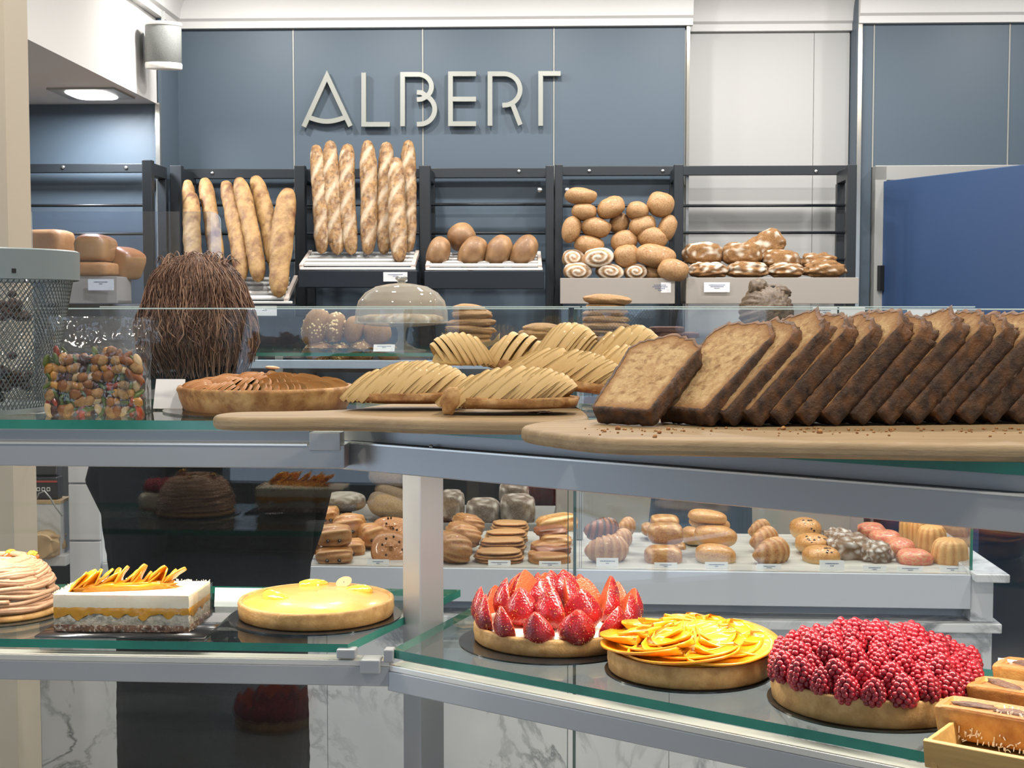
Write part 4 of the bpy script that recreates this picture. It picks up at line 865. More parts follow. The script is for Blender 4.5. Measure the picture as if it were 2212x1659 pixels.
for (x, lb, w) in ((1015, 'folded kraft paper under the left cookie stack', 108), (1150, 'folded kraft paper under the low pair of cookies', 96)):
    D = shelfY(x); W2 = u(w / 2, D)
    g = G(); g.grid(lambda a, b: Vector(((a * 2 - 1) * W2 * (1 + .25 * abs(b * 2 - 1) * rr(.6, 1)), (b - .5) * .16, .004 + .022 * abs(a * 2 - 1) ** 3 + .02 * abs(b * 2 - 1) ** 4 * rr(.5, 1.3))), 12, 10)
    o = g.obj('paper_liner', M_paper, None, False, aY(x, 757, D) * 1.0, label=lb, cat='paper'); o.location.z = zs + .002
for k, (x, y, w, h, lb) in enumerate([(1440, 712, 72, 14, 'upper reddish brownie slab'), (1462, 724, 92, 14, 'middle reddish brownie slab'), (1440, 738, 84, 16, 'bottom reddish brownie slab')]):
    D = shelfY(x) + .1; link('brownie', bun_mesh(220 + k, M_brow, .35, .05, fr=4), None, aY(x, y, D), None, (u(w / 2, D), .05, u(h / 2, D)), label=lb + ' behind the first cake slice', cat='cake', group='brownie slabs')
# domed cake stand
M_dome = glass('blown_glass', (.96, .955, .93), 1.5, boost=.05, haze=.20, hazecol=(.95, .88, .74)); M_cake = mat('pale_sugared_cake', '#b09468', '#8d7048', 30, rough=.8, bump=.6, bs=80, attr='#ddd0b8')  # dome glass: warm haze colour stands in for the beige wall reflection
D = shelfY(868) + .05; base = aY(868, 757, D); base.z = zs; k_ = lambda px: u(px, D)
zz_ = lambda py: aY(868, py, D).z - zs
t = thing('cake_stand', base, 'glass cake stand with footed plate on the upper shelf of the far counter', 'cake stand')
G().lathe([(.001, 0), (k_(52), 0), (k_(54), .002), (k_(30), .008), (k_(13), zz_(742)), (k_(9), zz_(735)), (k_(8), zz_(718)), (k_(12), zz_(707)), (k_(60), zz_(704)), (k_(104), zz_(698)), (k_(104), zz_(695)), (k_(60), zz_(698)), (.001, zz_(699))], 56).obj('footed_plate', M_dome, t)
dm_ = thing('glass_dome', base + Vector((0, 0, zz_(697))), 'clear glass dome with a faceted knob covering the cake', 'dome')
z_ = lambda py: zz_(py) - zz_(697)
prof = [(k_(101), 0), (k_(100), z_(690)), (k_(99), z_(672)), (k_(93), z_(650)), (k_(78), z_(632)), (k_(55), z_(619)), (k_(30), z_(614)), (k_(12), z_(612))]
pf = []
for i in range(len(prof) - 1):
    for j in range(4): q = j / 4; pf.append((prof[i][0] * (1 - q) + prof[i + 1][0] * q, prof[i][1] * (1 - q) + prof[i + 1][1] * q))
pf.append(prof[-1]); G().lathe(pf, 64).obj('bell', M_dome, dm_)
G().lathe([(k_(8), z_(614)), (k_(10), z_(610)), (k_(7), z_(608)), (k_(13), z_(603)), (k_(13), z_(599)), (k_(6), z_(596)), (.001, z_(596))], 12).obj('knob', mat('cut_glass_knob', '#c9ccc8', rough=.08, metal=.75, bump=.6, bs=120), dm_, False, label='faceted cut glass knob')
g = G(); g.lathe([(.001, 0), (k_(88), 0), (k_(93), z_(692)), (k_(90), z_(684)), (k_(70), z_(679)), (.001, z_(677))], 60, ripple=lambda t, z: 1 + .05 * nz((cos(t) * 3, sin(t) * 3, z * 60), 2, 9), amap=lambda t, r, z: max(0, nz((cos(t) * r * 60, sin(t) * r * 60, z), 1) * 2))
g.obj('flat_cake', M_cake, None, True, base + Vector((0, 0, zz_(698) + .001)), label='flat crumbly sugared cake under the glass dome', cat='cake')
# seeded loaves behind the glass, two rows
_ses = G().blob((0, 0, 0), (.0032, .0022, .0032), None, 1).mesh('seed', M_sesame)
SD = [(683, 707, 58, 84, 20, 1, 'tallest seeded loaf, leftmost behind the glass'), (724, 707, 46, 66, 10, 1, 'second seeded loaf with a bare stripe'), (765, 712, 42, 60, 8, 0, 'plain brown loaf beside the stand foot'), (815, 718, 60, 56, -15, 0, 'plain loaf seen through the dome foot'), (690, 758, 62, 44, 0, 1, 'lower seeded loaf at left, under the tallest'), (737, 762, 50, 42, 0, 1, 'lower middle seeded loaf'), (783, 758, 56, 48, 0, 1, 'lower right seeded loaf under the stand'), (838, 763, 46, 40, 0, 0, 'lower plain loaf at the right of the seeded group')]
for k, (x, y, w, h, r, sd, lb) in enumerate(SD):
    D = 4.62; t = thing('seeded_loaf', aY(x, y, D), lb, 'bread', 'seeded loaves', rot=(0, radians(r), 0)); a, b = u(w / 2, D), u(h / 2, D)
    link('crust', bun_mesh(240 + k, M_seed, .85, .05), t, None, None, (a, .05, b))
    if sd:
        g = G()
        for j in range(150):
            th, e = rr(-pi, 0), rr(-1.2, 1.4); p = Vector((a * cos(th) * cos(e), .05 * sin(th) * cos(e), b * sin(e)))
            if abs(nz(p, 30, k)) < .33: g.blob(p * .98, (.0052, .004, .0052), None, 1)
        s = g.obj('seeds', M_sesame, t); s['kind'] = 'stuff'
o = thing('loaf_shelf', FAR.w(*FAR.hy(760, 786, .88)), 'narrow shelf holding the seeded loaves behind the counter', 'shelf', rot=(0, 0, FAR.a))
G().box((0, 0, -.014), (.5, .2, .02)).obj('board', M_cabb, o, False); G().box((-.22, 0, -.265), (.02, .18, .48)).box((.22, 0, -.265), (.02, .18, .48)).obj('side_panel', M_cabb, o, False)
card(985, 733, 1030, 760, shelfY(1007) - .12, 'upright card before the left cookie stack', 2, 4); card(1113, 734, 1160, 760, shelfY(1136) - .12, 'plain white card before the low cookie pair', 0, 4, False)
card(806, 742, 852, 759, shelfY(829) - .10, 'small leaning card beside the foot of the cake stand', 2, 30)
card(1756, 664, 1808, 690, 4.05, 'white card above the glass edge, behind the slices', 2, 0, stand=.085); card(1813, 663, 1868, 690, 4.05, 'second white card behind the dark cake slices', 0, 0, False, stand=.085); card(1960, 667, 2010, 692, 4.05, 'white card at right behind the slices', 0, 0, False, stand=.085); card(2013, 667, 2066, 692, 3.93, 'rightmost white card behind the slices', 0, 0, False, stand=.085)
# ---------------------------------------------------------------- near case: tarts on the lower glass shelf
M_short = mat('shortcrust', '#c29a62', '#ad844c', 70, rough=.65, bump=.25, bs=260, attr='#8f6433', c4='#9a6f3e', ns4=30)
M_tboard = mat('black_cake_board', '#1b1c1f', rough=.18, coat=.4); M_tboardg = mat('gold_grey_board', '#4a473f', rough=.15, metal=.5)
M_cream = mat('white_cream', '#e9e0cf', rough=.4, sub=.1)
M_lemon = mat('lemon_curd', '#dba957', '#cf9c44', 30, rough=.3, coat=.35, sub=.15, bump=.2, bs=50)
M_lemw = mat('lemon_segment', '#e3c04a', '#d3aa3a', 60, rough=.12, coat=.8, sub=.3)
M_berry = mat('strawberry_skin', '#a3161c', '#7f0f16', 50, rough=.25, coat=.4, bump=.25, bs=420, sub=.12, attr='#e0623c', voro=1)
M_berryseed = mat('strawberry_seed', '#c98a4a', rough=.3)
M_rasp = mat('raspberry', '#a81d2a', '#7a1320', 40, rough=.3, coat=.25, sub=.3)
M_mango = mat('mango_flesh', '#e8a01a', '#dd8c0e', 35, rough=.3, coat=.3, sub=.2)
M_white = mat('white_chocolate_disc', '#d9b48d', rough=.4)
def shell(R, h, seed=0):
    prof = [(.001, 0), (R * .985, 0), (R, .002), (R * 1.012, h * .5), (R * 1.01, h - .002), (R * 1.0, h), (R * .955, h), (R * .95, h - .004), (R * .94, h - .007), (.001, h - .007)]
    pf = []
    for i in range(len(prof) - 1):
        k = 3 if i in (3, 4) else 1
        for j in range(k): t = j / k; pf.append((prof[i][0] * (1 - t) + prof[i + 1][0] * t, prof[i][1] * (1 - t) + prof[i + 1][1] * t))
    pf.append(prof[-1])
    return G().lathe(pf, 128, ripple=lambda t, z: 1 + .006 * nz((cos(t) * 5, sin(t) * 5, z * 90), 2, seed), amap=lambda t, r, z: .75 * max(0, 1 - z / .006) if r > R * .9 else (.35 if z >= h - .001 else 0))
def board(R, label, c, m=M_tboard, cat='cake board'):
    return link('cake_board', G().lathe([(.001, 0), (R, 0), (R, .0022), (.001, .0022)], 96).mesh('cake_board', m, 'auto'), None, c, None, label=label, cat=cat)
def onshelf(px, py, z): return aZ(px, py, z)
BT = .0022
# --- lemon tart
c = onshelf(684, 1327, ZL + BT); D = c.y; R = u(167, D)
t = thing('lemon_tart', c + Vector((0, 0, .0006)), 'round glazed lemon tart with smooth yellow curd and three lemon segments', 'tart')
shell(R, .0245, 1).obj('pastry_shell', M_short, t)
G().lathe([(.001, .034), (R * .3, .0335), (R * .6, .031), (R * .85, .027), (R * .955, .0225)], 96, ripple=lambda q, z: 1).obj('curd_filling', M_lemon, t)
def lemseg(): return G().blob((0, 0, 0), (.021, .010, .009), None, 4, .06, 3, 4, 0, lambda p: Vector((p.x, p.y + .35 * p.x * p.x, p.z)) if p.z > -.4 else p, .9)
ls = lemseg().mesh('lemon_segment', M_lemw)
for (x, y, r, s) in ((-.010, .055, .5, 1.15), (.062, .022, 2.7, 1.1), (-.058, -.03, -.7, 1.25)):
    link('lemon_segment', ls, t, (x, y, .033 - (x * x + y * y) * .8), (.15, .1, r), s)
G().lathe([(.001, 0), (.0125, 0), (.0125, .0015), (.001, .0015)], 32, sx=1, sy=.62).obj('almond_disc', M_white, t, 'auto', (.034, .052, .037), (radians(68), radians(-18), .3), label='thin pale oval disc stuck upright in the curd')
board(u(186, D), 'dark round board under the lemon tart', onshelf(682, 1331, ZL + .0002))
# --- strawberries: halves with a cut face
def straw(seed, half=True):
    rnd = random.Random(seed)
    def fn(p):
        z = max(0, (p.z + 1) / 2); w = (1.04 - .62 * z ** 2.0) * (1 if z > .12 else .75 + 2.1 * z); q = Vector((p.x * w, p.y * w, z * 1.0))
        if half and q.y > .03: q.y = .03 + (q.y - .03) * .06
        return q
    g = G(); g.blob((0, 0, 0), (.0245, .0215, .050), None, 4, .03, 2, seed, 0, fn, 1, lambda p: (1.0 if (half and p.y > .028) else (.22 if p.z > .93 else 0)))
    sd = G()
    for j in range(46):
        th = rnd.uniform(pi * 1.02, pi * 1.98); zz = rnd.uniform(.05, .92); w = (1.04 - .62 * zz ** 2.0) * (1 if zz > .12 else .75 + 2.1 * zz) * sqrt(max(0, 1 - (2 * zz - 1) ** 2))
        sd.blob((.0247 * w * cos(th), .0217 * w * sin(th), .050 * zz), (.0006, .0006, .0009), None, 1)
    return g.mesh('strawberry', M_berry), sd.mesh('seeds', M_berryseed)
SB = [straw(k) for k in range(5)]
c = onshelf(1203, 1378, ZLR + BT); D = c.y; R = u(180, D)
t = thing('strawberry_tart', c + Vector((0, 0, .0006)), 'round strawberry tart piled with upright red strawberry halves', 'tart')
shell(R, .0235, 2).obj('pastry_shell', M_short, t); G().blob((0, 0, .019), (R * .945, R * .945, .012), None, 4, .03, 3, 2).obj('cream', M_cream, t)
def putberry(r, ang, z, lean, sz, k, tw=0):
    me, sd = SB[k % 5]; p = Vector((r * cos(ang), r * sin(ang), z))
    # local -y (skin) turned outward, leaning outward by "lean"
    M = Matrix.Rotation(ang + pi / 2 + tw, 4, 'Z') @ Matrix.Rotation(radians(lean), 4, 'X')
    o = link('strawberry', me, t, p, M.to_euler(), sz); s = link('seeds', sd, o); s['kind'] = 'stuff'
rs = random.Random(5)
for i in range(13): putberry(R * .82, 2 * pi * i / 13 + .12, .015, rs.uniform(8, 26), rs.uniform(.95, 1.12), i, rs.uniform(-.45, .45))
for i in range(9): putberry(R * .56, 2 * pi * i / 9 + .4, .026, rs.uniform(0, 18), rs.uniform(1.0, 1.2), i + 2, rs.uniform(-.9, .9))
for i in range(6): putberry(R * .32, 2 * pi * i / 6 + .9, .034, rs.uniform(-6, 14), rs.uniform(1.0, 1.2), i + 4, rs.uniform(-2.2, 2.2))
for i in range(2): putberry(R * .10, 2 * pi * i / 2, .040, rs.uniform(-6, 10), 1.1, i, rs.uniform(-3, 3))
board(u(202, D), 'black round board under the strawberry tart, shelf corner', onshelf(1192, 1386, ZLR + .0002))
# --- mango tart
c = onshelf(1489, 1445, ZLR + BT); D = c.y; R = u(177, D)
t = thing('mango_tart', c + Vector((0, 0, .0006)), 'round mango tart with glossy orange slices folded like a rose', 'tart')
shell(R, .0275, 3).obj('pastry_shell', M_short, t)
def petal(L, Wd, th, curve, cup, seed):
    g = G()
    def fn(a, b):
        s = a * 2 - 1; w = Wd * max(0, 1 - abs(s) ** 3.2) ** .55; x = s * L; v = (b - .5) * 2
        ang = s * curve; cx, cy = (L / curve) * sin(ang), (L / curve) * (1 - cos(ang))
        nx, ny = -sin(ang), cos(ang)
        return Vector((cx + nx * v * w, cy + ny * v * w, cup * v * v * Wd + .0010 * nz((a * 3, b * 2, 0), 1.2, seed)))
    n1, n2 = 22, 9
    top = [fn(i / (n1 - 1), j / (n2 - 1)) for j in range(n2) for i in range(n1)]
    vs = [q + Vector((0, 0, th)) for q in top] + top; N0 = n1 * n2
    fs = [(j * n1 + i, j * n1 + i + 1, (j + 1) * n1 + i + 1, (j + 1) * n1 + i) for j in range(n2 - 1) for i in range(n1 - 1)]
    fs += [tuple(N0 + q for q in f[::-1]) for f in fs]
    bd = [i for i in range(n1)] + [j * n1 + n1 - 1 for j in range(1, n2)] + [(n2 - 1) * n1 + i for i in range(n1 - 2, -1, -1)] + [j * n1 for j in range(n2 - 2, 0, -1)]
    fs += [(bd[k], N0 + bd[k], N0 + bd[(k + 1) % len(bd)], bd[(k + 1) % len(bd)]) for k in range(len(bd))]
    return g.add(vs, fs)
PT = [petal(.066, .033, .0030, .95, .26, k).mesh('mango_slice', M_mango) for k in range(3)]
G().blob((0, 0, .026), (R * .93, R * .93, .014), None, 4, .02, 3).obj('filling', M_mango, t)
for ring, (n, rad, z, tilt, sc) in enumerate([(7, .82, .029, 6, 1.06), (6, .60, .035, 14, .98), (5, .40, .040, 22, .82), (4, .22, .044, 34, .62), (2, .07, .047, 46, .42)]):
    for i in range(n):
        a = 2 * pi * i / n + ring * .5; M = Matrix.Rotation(a - pi / 2, 4, 'Z') @ Matrix.Rotation(pi, 4, 'Z') @ Matrix.Rotation(radians(-5), 4, 'Y') @ Matrix.Rotation(radians(tilt), 4, 'X')
        link('mango_slice', PT[(i + ring) % 3], t, (R * rad * .94 * cos(a), R * rad * .94 * sin(a), z), M.to_euler(), sc)
board(u(183, D), 'thin dark board under the mango tart', onshelf(1487, 1449, ZLR + .0002))
# --- raspberry tart
c = onshelf(1888, 1512, ZLR + BT); D = c.y; R = u(221, D)
t = thing('raspberry_tart', c + Vector((0, 0, .0006)), 'large raspberry tart heaped with glazed red raspberries', 'tart')
shell(R, .0315, 4).obj('pastry_shell', M_short, t); G().blob((0, 0, .026), (R * .96, R * .96, .013), None, 4, .05, 5, 2).obj('cream', M_cream, t)
def rasp(seed):
    rnd = random.Random(seed); g = G()
    rows = [(.0, 9, .86), (.17, 10, 1.0), (.34, 10, .98), (.51, 9, .86), (.67, 7, .68), (.82, 5, .44), (.94, 1, .0)]
    for k, (z, n, r) in enumerate(rows):
        for i in range(n):
            a = 2 * pi * (i + (k % 2) * .5) / n + rnd.uniform(-.1, .1); g.blob((.0098 * r * cos(a), .0098 * r * sin(a), z * .023 + .002), (.0034,) * 3 if r else (.0036,) * 3, None, 2)
    g.blob((0, 0, .011), (.0085, .0085, .011), None, 2); return g.mesh('raspberry', M_rasp)
RB = [rasp(k) for k in range(4)]; rs = random.Random(11)
def putr(r, a, z, lean, k): link('raspberry', RB[k % 4], t, (r * cos(a), r * sin(a), z), (Matrix.Rotation(a + pi / 2, 4, 'Z') @ Matrix.Rotation(radians(lean), 4, 'X') @ Matrix.Rotation(rs.uniform(0, 6), 4, 'Z')).to_euler(), rs.uniform(1.08, 1.34))
for ring, (n, rad, z, lean) in enumerate([(24, .93, .027, 8), (19, .75, .038, 16), (15, .57, .046, 14), (11, .40, .052, 10), (6, .22, .057, 8), (2, .06, .060, 5)]):
    for i in range(n): putr(R * rad * rs.uniform(.98, 1.02), 2 * pi * (i + rs.uniform(-.12, .12)) / n + ring * .37, z + rs.uniform(-.003, .005), lean + rs.uniform(-14, 14), i + ring)
G().lathe([(.001, 0), (.014, 0), (.014, .0018), (.001, .0018)], 32).obj('chocolate_disc', mat('brown_disc', '#5a3a34', rough=.4), t, 'auto', (.012, .01, .074), (radians(62), 0, .5), label='round brown chocolate disc among the berries')
board(u(229, D), 'gold grey round board under the raspberry tart', onshelf(1886, 1516, ZLR + .0002), M_tboardg)
# --- small boat tarts in a wooden tray at the lower right corner
M_boat = mat('baked_boat_pastry', '#c8944e', '#b87c3a', 60, rough=.5, bump=.25, bs=200, attr='#8f5324', c4='#96602c', ns4=26); M_caram = mat('caramel_filling', '#9a6a34', '#7d4f22', 40, rough=.4, coat=.2)
M_pecan = mat('pecan', '#6b4a35', '#4f3426', 90, rough=.5, bump=.4, bs=200); M_coco = mat('coconut_flake', '#efe4d2', rough=.6); M_bam = mat('bamboo_tray', '#b99457', '#a9854b', 12, rough=.5, stretch=(1, 12, 12))
tr0 = NR.loc(aZ(1990, 1656, ZLR + .0005))
tray_ = thing('wooden_tray', NR.w(tr0.x + .17, tr0.y + .07, ZLR + .0005), 'pale wooden tray with sloping sides at the lower right corner', 'tray', rot=(0, 0, NR.a))
G().box((0, 0, .003), (.31, .13, .006)).obj('tray_base', M_bam, tray_, False)
for sy in (-1, 1): bevel(G().box((0, 0, 0), (.335, .006, .03)).obj('tray_side', M_bam, tray_, False, (0, sy * .068, .0145), (radians(14 * -sy), 0, 0)), .001)
for sx in (-1, 1): bevel(G().box((0, 0, 0), (.006, .138, .03)).obj('tray_side', M_bam, tray_, False, (sx * .160, 0, .0145), (0, radians(14 * sx), 0)), .001)
def boat(px, py, label, D0, L=.16, Wd=.048, hh=.036, tilt=0):
    z = EYE - (py - 660) * D0 / FPX; q = aY(px, py, D0)
    t = thing('boat_tart', q + NR.X * (L / 2) + NR.Y * (Wd / 2) + Vector((0, 0, 0)), label, 'tart', 'rectangular nut tarts', rot=(0, radians(tilt), NR.a))
    def fb(p): return Vector((p.x, p.y, p.z * (1 if p.z < 0 else 1) + (.16 * p.x * p.x if p.z > 0 else 0)))
    G().blob((0, 0, hh / 2), (L / 2, Wd / 2, hh / 2), None, 5, .02, 3, 5, 0, lambda p: Vector((p.x * (1 + .03 * p.z), p.y * (1 + .06 * p.z), p.z - (.30 * max(0, p.z) if (abs(p.x) < .88 and abs(p.y) < .72) else 0))), .22, lambda p: max(0, min(1, (p.z - .55) * 2)) * .8).obj('pastry', M_boat, t)
    G().blob((0, 0, hh * .80), (L / 2 * .88, Wd / 2 * .74, .004), None, 4, .1, 4, 2, 0, None, .4).obj('caramel', M_caram, t)
    for j in range(3): G().blob((0, 0, 0), (.024, .0075, .0045), None, 3, .25, 3, j, 0, lambda p: Vector((p.x, p.y, p.z * (1 - .5 * exp(-(p.y / .2) ** 2))))).obj('pecan', M_pecan, t, True, (-L * .28 + j * .045, .002 * (-1) ** j, hh * .9), (rr(-.1, .1), rr(-.05, .05), rr(-.5, .1)))
    g = G(); r2 = random.Random(int(px))
    for j in range(170):
        s = r2.random()
        if s < .55: p = Vector((r2.uniform(-.5, .5) * L * .9, -Wd / 2 * 1.01 - .0006, r2.uniform(.0, .5) ** 1.3 * hh))
        else: p = Vector((r2.uniform(-.15, .5) * L * .85, r2.uniform(-.4, .4) * Wd * .8, hh * .93))
        g.box(p, (r2.uniform(.002, .007), .0009, .0009), (r2.uniform(-1, 1), r2.uniform(-2, 2), r2.uniform(-3, 3)))
    s = g.obj('coconut_flakes', M_coco, t, False); s['kind'] = 'stuff'; return t
boat(2142, 1500, 'rear nut tart of the three in the wooden tray, mostly hidden', 1.545)
boat(2086, 1545, 'middle nut tart in the wooden tray with browned rim', 1.50)
boat(2017, 1592, 'front nut tart in the wooden tray with pecans and coconut shreds', 1.437)
card(2152, 1425, 2212, 1475, 1.56, 'white card standing behind the nut tarts at the right edge', 0, 12, False, back=True, yaw=NR.a)
# --- layered mousse cake on the left
M_base_l = mat('nut_biscuit', '#8c6a52', '#6d5040', 120, rough=.85, bump=.6, bs=300, c4='#e3d6c2', ns4=160); M_sponge = mat('coconut_sponge', '#cdc4b0', '#a79c88', 140, rough=.8, bump=.7, bs=260)
M_mjel = mat('mango_jelly', '#c98f1c', '#b97f16', 90, rough=.25, coat=.5, bump=.15, bs=200); M_mousse = mat('ivory_mousse', '#e6dcc4', '#ded2b8', 40, rough=.45, bump=.1, bs=160, sub=.1)
p0, p1, p2 = aZ(116, 1364, ZL + .003), aZ(409, 1367, ZL + .003), aZ(455, 1331, ZL + .003)
Wc, Dc = (p1 - p0).length, (p2 - p1).length * 1.0; yaw = math.atan2((p1 - p0).y, (p1 - p0).x)
t = thing('layer_cake', (p0 + p1) / 2, 'square mango mousse cake with ivory top, yellow jelly and nut base', 'cake', rot=(0, 0, yaw))
skew = ((p2 - p1).dot(Vector((cos(yaw), sin(yaw), 0)))) / Dc
def slab(z0, z1, seed, nu=50, nd=16, low=0.0, inset=0.0, namp=.0012):
    g = G()
    def wob(x, y, z, k): return namp * nz((x * 140, y * 140, z * 140), 1, seed + k)
    segs = [(-Wc / 2 + Wc * i / nu, 0, 0, -1) for i in range(nu)] + [(Wc / 2 + skew * Dc * 0, Dc * j / nd, 1, 0) for j in range(nd)] + [(Wc / 2 - Wc * i / nu, Dc, 0, 1) for i in range(nu)] + [(-Wc / 2, Dc - Dc * j / nd, -1, 0) for j in range(nd)]
    m = len(segs); vs = []
    for k in range(5):
        z = z0 + (z1 - z0) * k / 4
        for (x, y, nx, ny) in segs:
            w = wob(x, y, z, 0); zz = z
            if k == 0 and low: zz = z0 + low * nz((x * 75, y * 75, 0), 1, seed + 3) * 1.4
            e = (-inset if 0 < k < 4 else -inset - .0006)
            vs.append((x + skew * y + nx * (w + e), y + ny * (w + e), zz))
    fs = [(k * m + i, k * m + (i + 1) % m, (k + 1) * m + (i + 1) % m, (k + 1) * m + i) for k in range(4) for i in range(m)] + [tuple(range(m - 1, -1, -1)), tuple(4 * m + i for i in range(m))]
    return g.add(vs, fs)
Hh = u(80, 1.94); lv = [0, .17, .33, .64, 1.0]
slab(0, Hh * .18, 1, namp=.0028).obj('nut_base', M_base_l, t, 'auto'); slab(Hh * .16, Hh * .50, 2, namp=.003, inset=.0012).obj('sponge', M_sponge, t, 'auto')
slab(Hh * .44, Hh * .66, 3, low=.0075, namp=.0010).obj('mango_jelly_layer', M_mjel, t, 'auto'); slab(Hh * .645, Hh, 4, namp=.0004).obj('mousse_layer', M_mousse, t, 'auto')
fan = [petal(.021, .011, .0022, .6, .12, 40 + k).mesh('mango_fan_slice', M_mango) for k in range(3)]
for i in range(17):
    k = i / 16; M = Matrix.Rotation(radians(8), 4, 'Z') @ Matrix.Rotation(radians(-48 + 14 * sin(i * 1.7)), 4, 'Y') @ Matrix.Rotation(radians(24 * sin(i * 2.3)), 4, 'X')
    link('mango_fan_slice', fan[i % 3], t, (-Wc * .36 + k * Wc * .66, Dc * (.26 + .30 * k), Hh + .011 + .003 * sin(i * 2.1)), M.to_euler(), rr(.9, 1.15))
G().blob((0, 0, 0), (Wc * .36, .014, .009), (0, 0, math.atan2(Dc * .30, Wc * .66)), 4, .2, 4, 3, 0, None, .7).obj('mango_bed', M_mango, t, True, (-Wc * .03, Dc * .41, Hh + .003))
g = G(); r2 = random.Random(3)
for j in range(260):
    e = r2.random()
    if e < .6: p = (r2.uniform(-.5, .5) * Wc, 0, Hh + .0008) if r2.random() < .05 else (r2.uniform(-.5, .5) * Wc + skew * Dc, Dc - .002, Hh + r2.uniform(0, .003))
    else: y = r2.random() * Dc; p = (-Wc / 2 + skew * y, y, Hh + r2.uniform(0, .0025))
    g.box(p, (r2.uniform(.001, .004), .0007, .0007), (r2.uniform(-1, 1), r2.uniform(-2, 2), r2.uniform(-3, 3)))
s = g.obj('coconut_crumbs', M_coco, t, False); s['kind'] = 'stuff'
bq = G().box((0, Dc / 2, -.0016), (Wc + .045, Dc + .05, .0024)); link('cake_board', bq.mesh('cake_board', M_tboard), None, (p0 + p1) / 2 + Vector((.005, -.0, -.0002)), (0, 0, yaw), label='square black board with clear rim under the mousse cake', cat='cake board')
G().box((0, 0, 0), (.0006, Dc * .9, Hh * .95)).obj('acetate_strip', M_acr, t, False, (Wc / 2 + skew * Dc * .5 + .003, Dc * .55, Hh * .5), (0, 0, -math.atan(skew)))
# --- chestnut dome of piped strands
M_vermi = mat('chestnut_cream', '#b08a6c', '#a07a5c', 60, rough=.5, bump=.15, bs=300); M_nutgl = mat('candied_chestnut', '#a8622a', '#8a4a1c', 60, rough=.2, coat=.8); M_gold = mat('gold_leaf', '#e0b24a', rough=.25, metal=.9, bump=.8, bs=300)
c = onshelf(2, 1322, ZL + BT); D = c.y; R = u(122, D); Hd = u(112, D)
t = thing('chestnut_cake', c, 'domed chestnut cake of piped beige strands topped with gilded chestnuts', 'cake')
G().lathe([(.001, 0), (R * 1.0, 0), (R * 1.03, .003), (R * 1.0, .009), (R * .8, .012), (.001, .012)], 72, ripple=lambda a, z: 1 + .012 * nz((cos(a) * 4, sin(a) * 4, z * 60))).obj('pastry_base', M_short, t)
G().blob((0, 0, .011), (R * .93, R * .93, Hd * .93), None, 4, .01, 2, 0, 0, lambda p: Vector((p.x, p.y, max(0, p.z)))).obj('meringue', M_cream, t)
g = G(); r2 = random.Random(8)
for j in range(82):
    z0 = (j / 82) ** 1.0; tiltx, tilty = r2.uniform(-.10, .10), r2.uniform(-.10, .10); a0 = r2.uniform(0, 6.28); al = r2.uniform(2.5, 5); pts = []
    for i in range(34):
        a = a0 + al * i / 33; e = z0 * 1.35 + tiltx * cos(a) + tilty * sin(a) + .02 * sin(a * 5 + j); e = max(.02, min(1.5, e))
        rad = R * (.955 + .03 * sin(j * 7.3)) * cos(e) ** .62 if e < 1.5 else .004; pts.append((rad * cos(a), rad * sin(a), .012 + Hd * .95 * sin(e)))
    g.tube(pts, .0040, 6)
s = g.obj('cream_strands', M_vermi, t); s['kind'] = 'stuff'
for (x, y, z, r) in ((R * .02, -R * .55, Hd * .80, .0125), (R * .50, R * .20, Hd * .93, .011), (-R * .35, R * .1, Hd * 1.02, .012), (.0, R * .5, Hd * .9, .011), (-R * .6, -R * .4, Hd * .75, .012)):
    o = G().blob((0, 0, 0), (r, r, r * 1.05), None, 3, .18, 2, int(x * 999)).obj('candied_chestnut', M_nutgl, t, True, (x, y, z + .006)); G().blob((.001, -.001, r * .55), (r * .75, r * .75, r * .6), None, 3, .5, 2.5, 5).obj('gold_leaf', M_gold, o)
board(R * 1.16, 'dark round board under the chestnut dome cake', onshelf(0, 1326, ZL + .0002), M_tboardg)
card(461, 1270, 566, 1311, 2.17, 'back of a long white card holder behind the lemon tart', 0, 14, False, back=True, yaw=-.066)
# stock on the bottom deck, seen only as reflections in the rear pane
q = NL.w(-.42, .22, EYE - .90); t = thing('small_strawberry_tart', q, 'strawberry tart on the bottom deck, seen mirrored in the rear glass', 'tart')
shell(.085, .022, 6).obj('pastry_shell', M_short, t)
for i in range(14): a = 2 * pi * i / 14; o = link('strawberry', SB[i % 5][0], t, (.066 * cos(a), .066 * sin(a), .018), (Matrix.Rotation(a + pi / 2, 4, 'Z') @ Matrix.Rotation(.3, 4, 'X')).to_euler())
for i in range(6): a = 2 * pi * i / 6; o = link('strawberry', SB[i % 5][0], t, (.03 * cos(a), .03 * sin(a), .03), (Matrix.Rotation(a + pi / 2, 4, 'Z') @ Matrix.Rotation(.1, 4, 'X')).to_euler())
q = aZ(-150, 1330, ZL + .003); t = thing('raspberry_slice', q, 'raspberry topped cream cake piece at far left, seen mirrored in the rear glass', 'cake')
G().blob((0, 0, .022), (.04, .04, .022), None, 4, .03, 2, 4, 0, None, .5).obj('cream_body', M_mousse, t); G().blob((0, 0, .005), (.042, .042, .006), None, 3, .03, 2, 4, 0, None, .5).obj('biscuit_base', M_base_l, t)
for i in range(8): a = i * .8; link('raspberry', RB[i % 4], t, (.026 * cos(a) * (i > 0), .026 * sin(a) * (i > 0), .043), (0, 0, i))
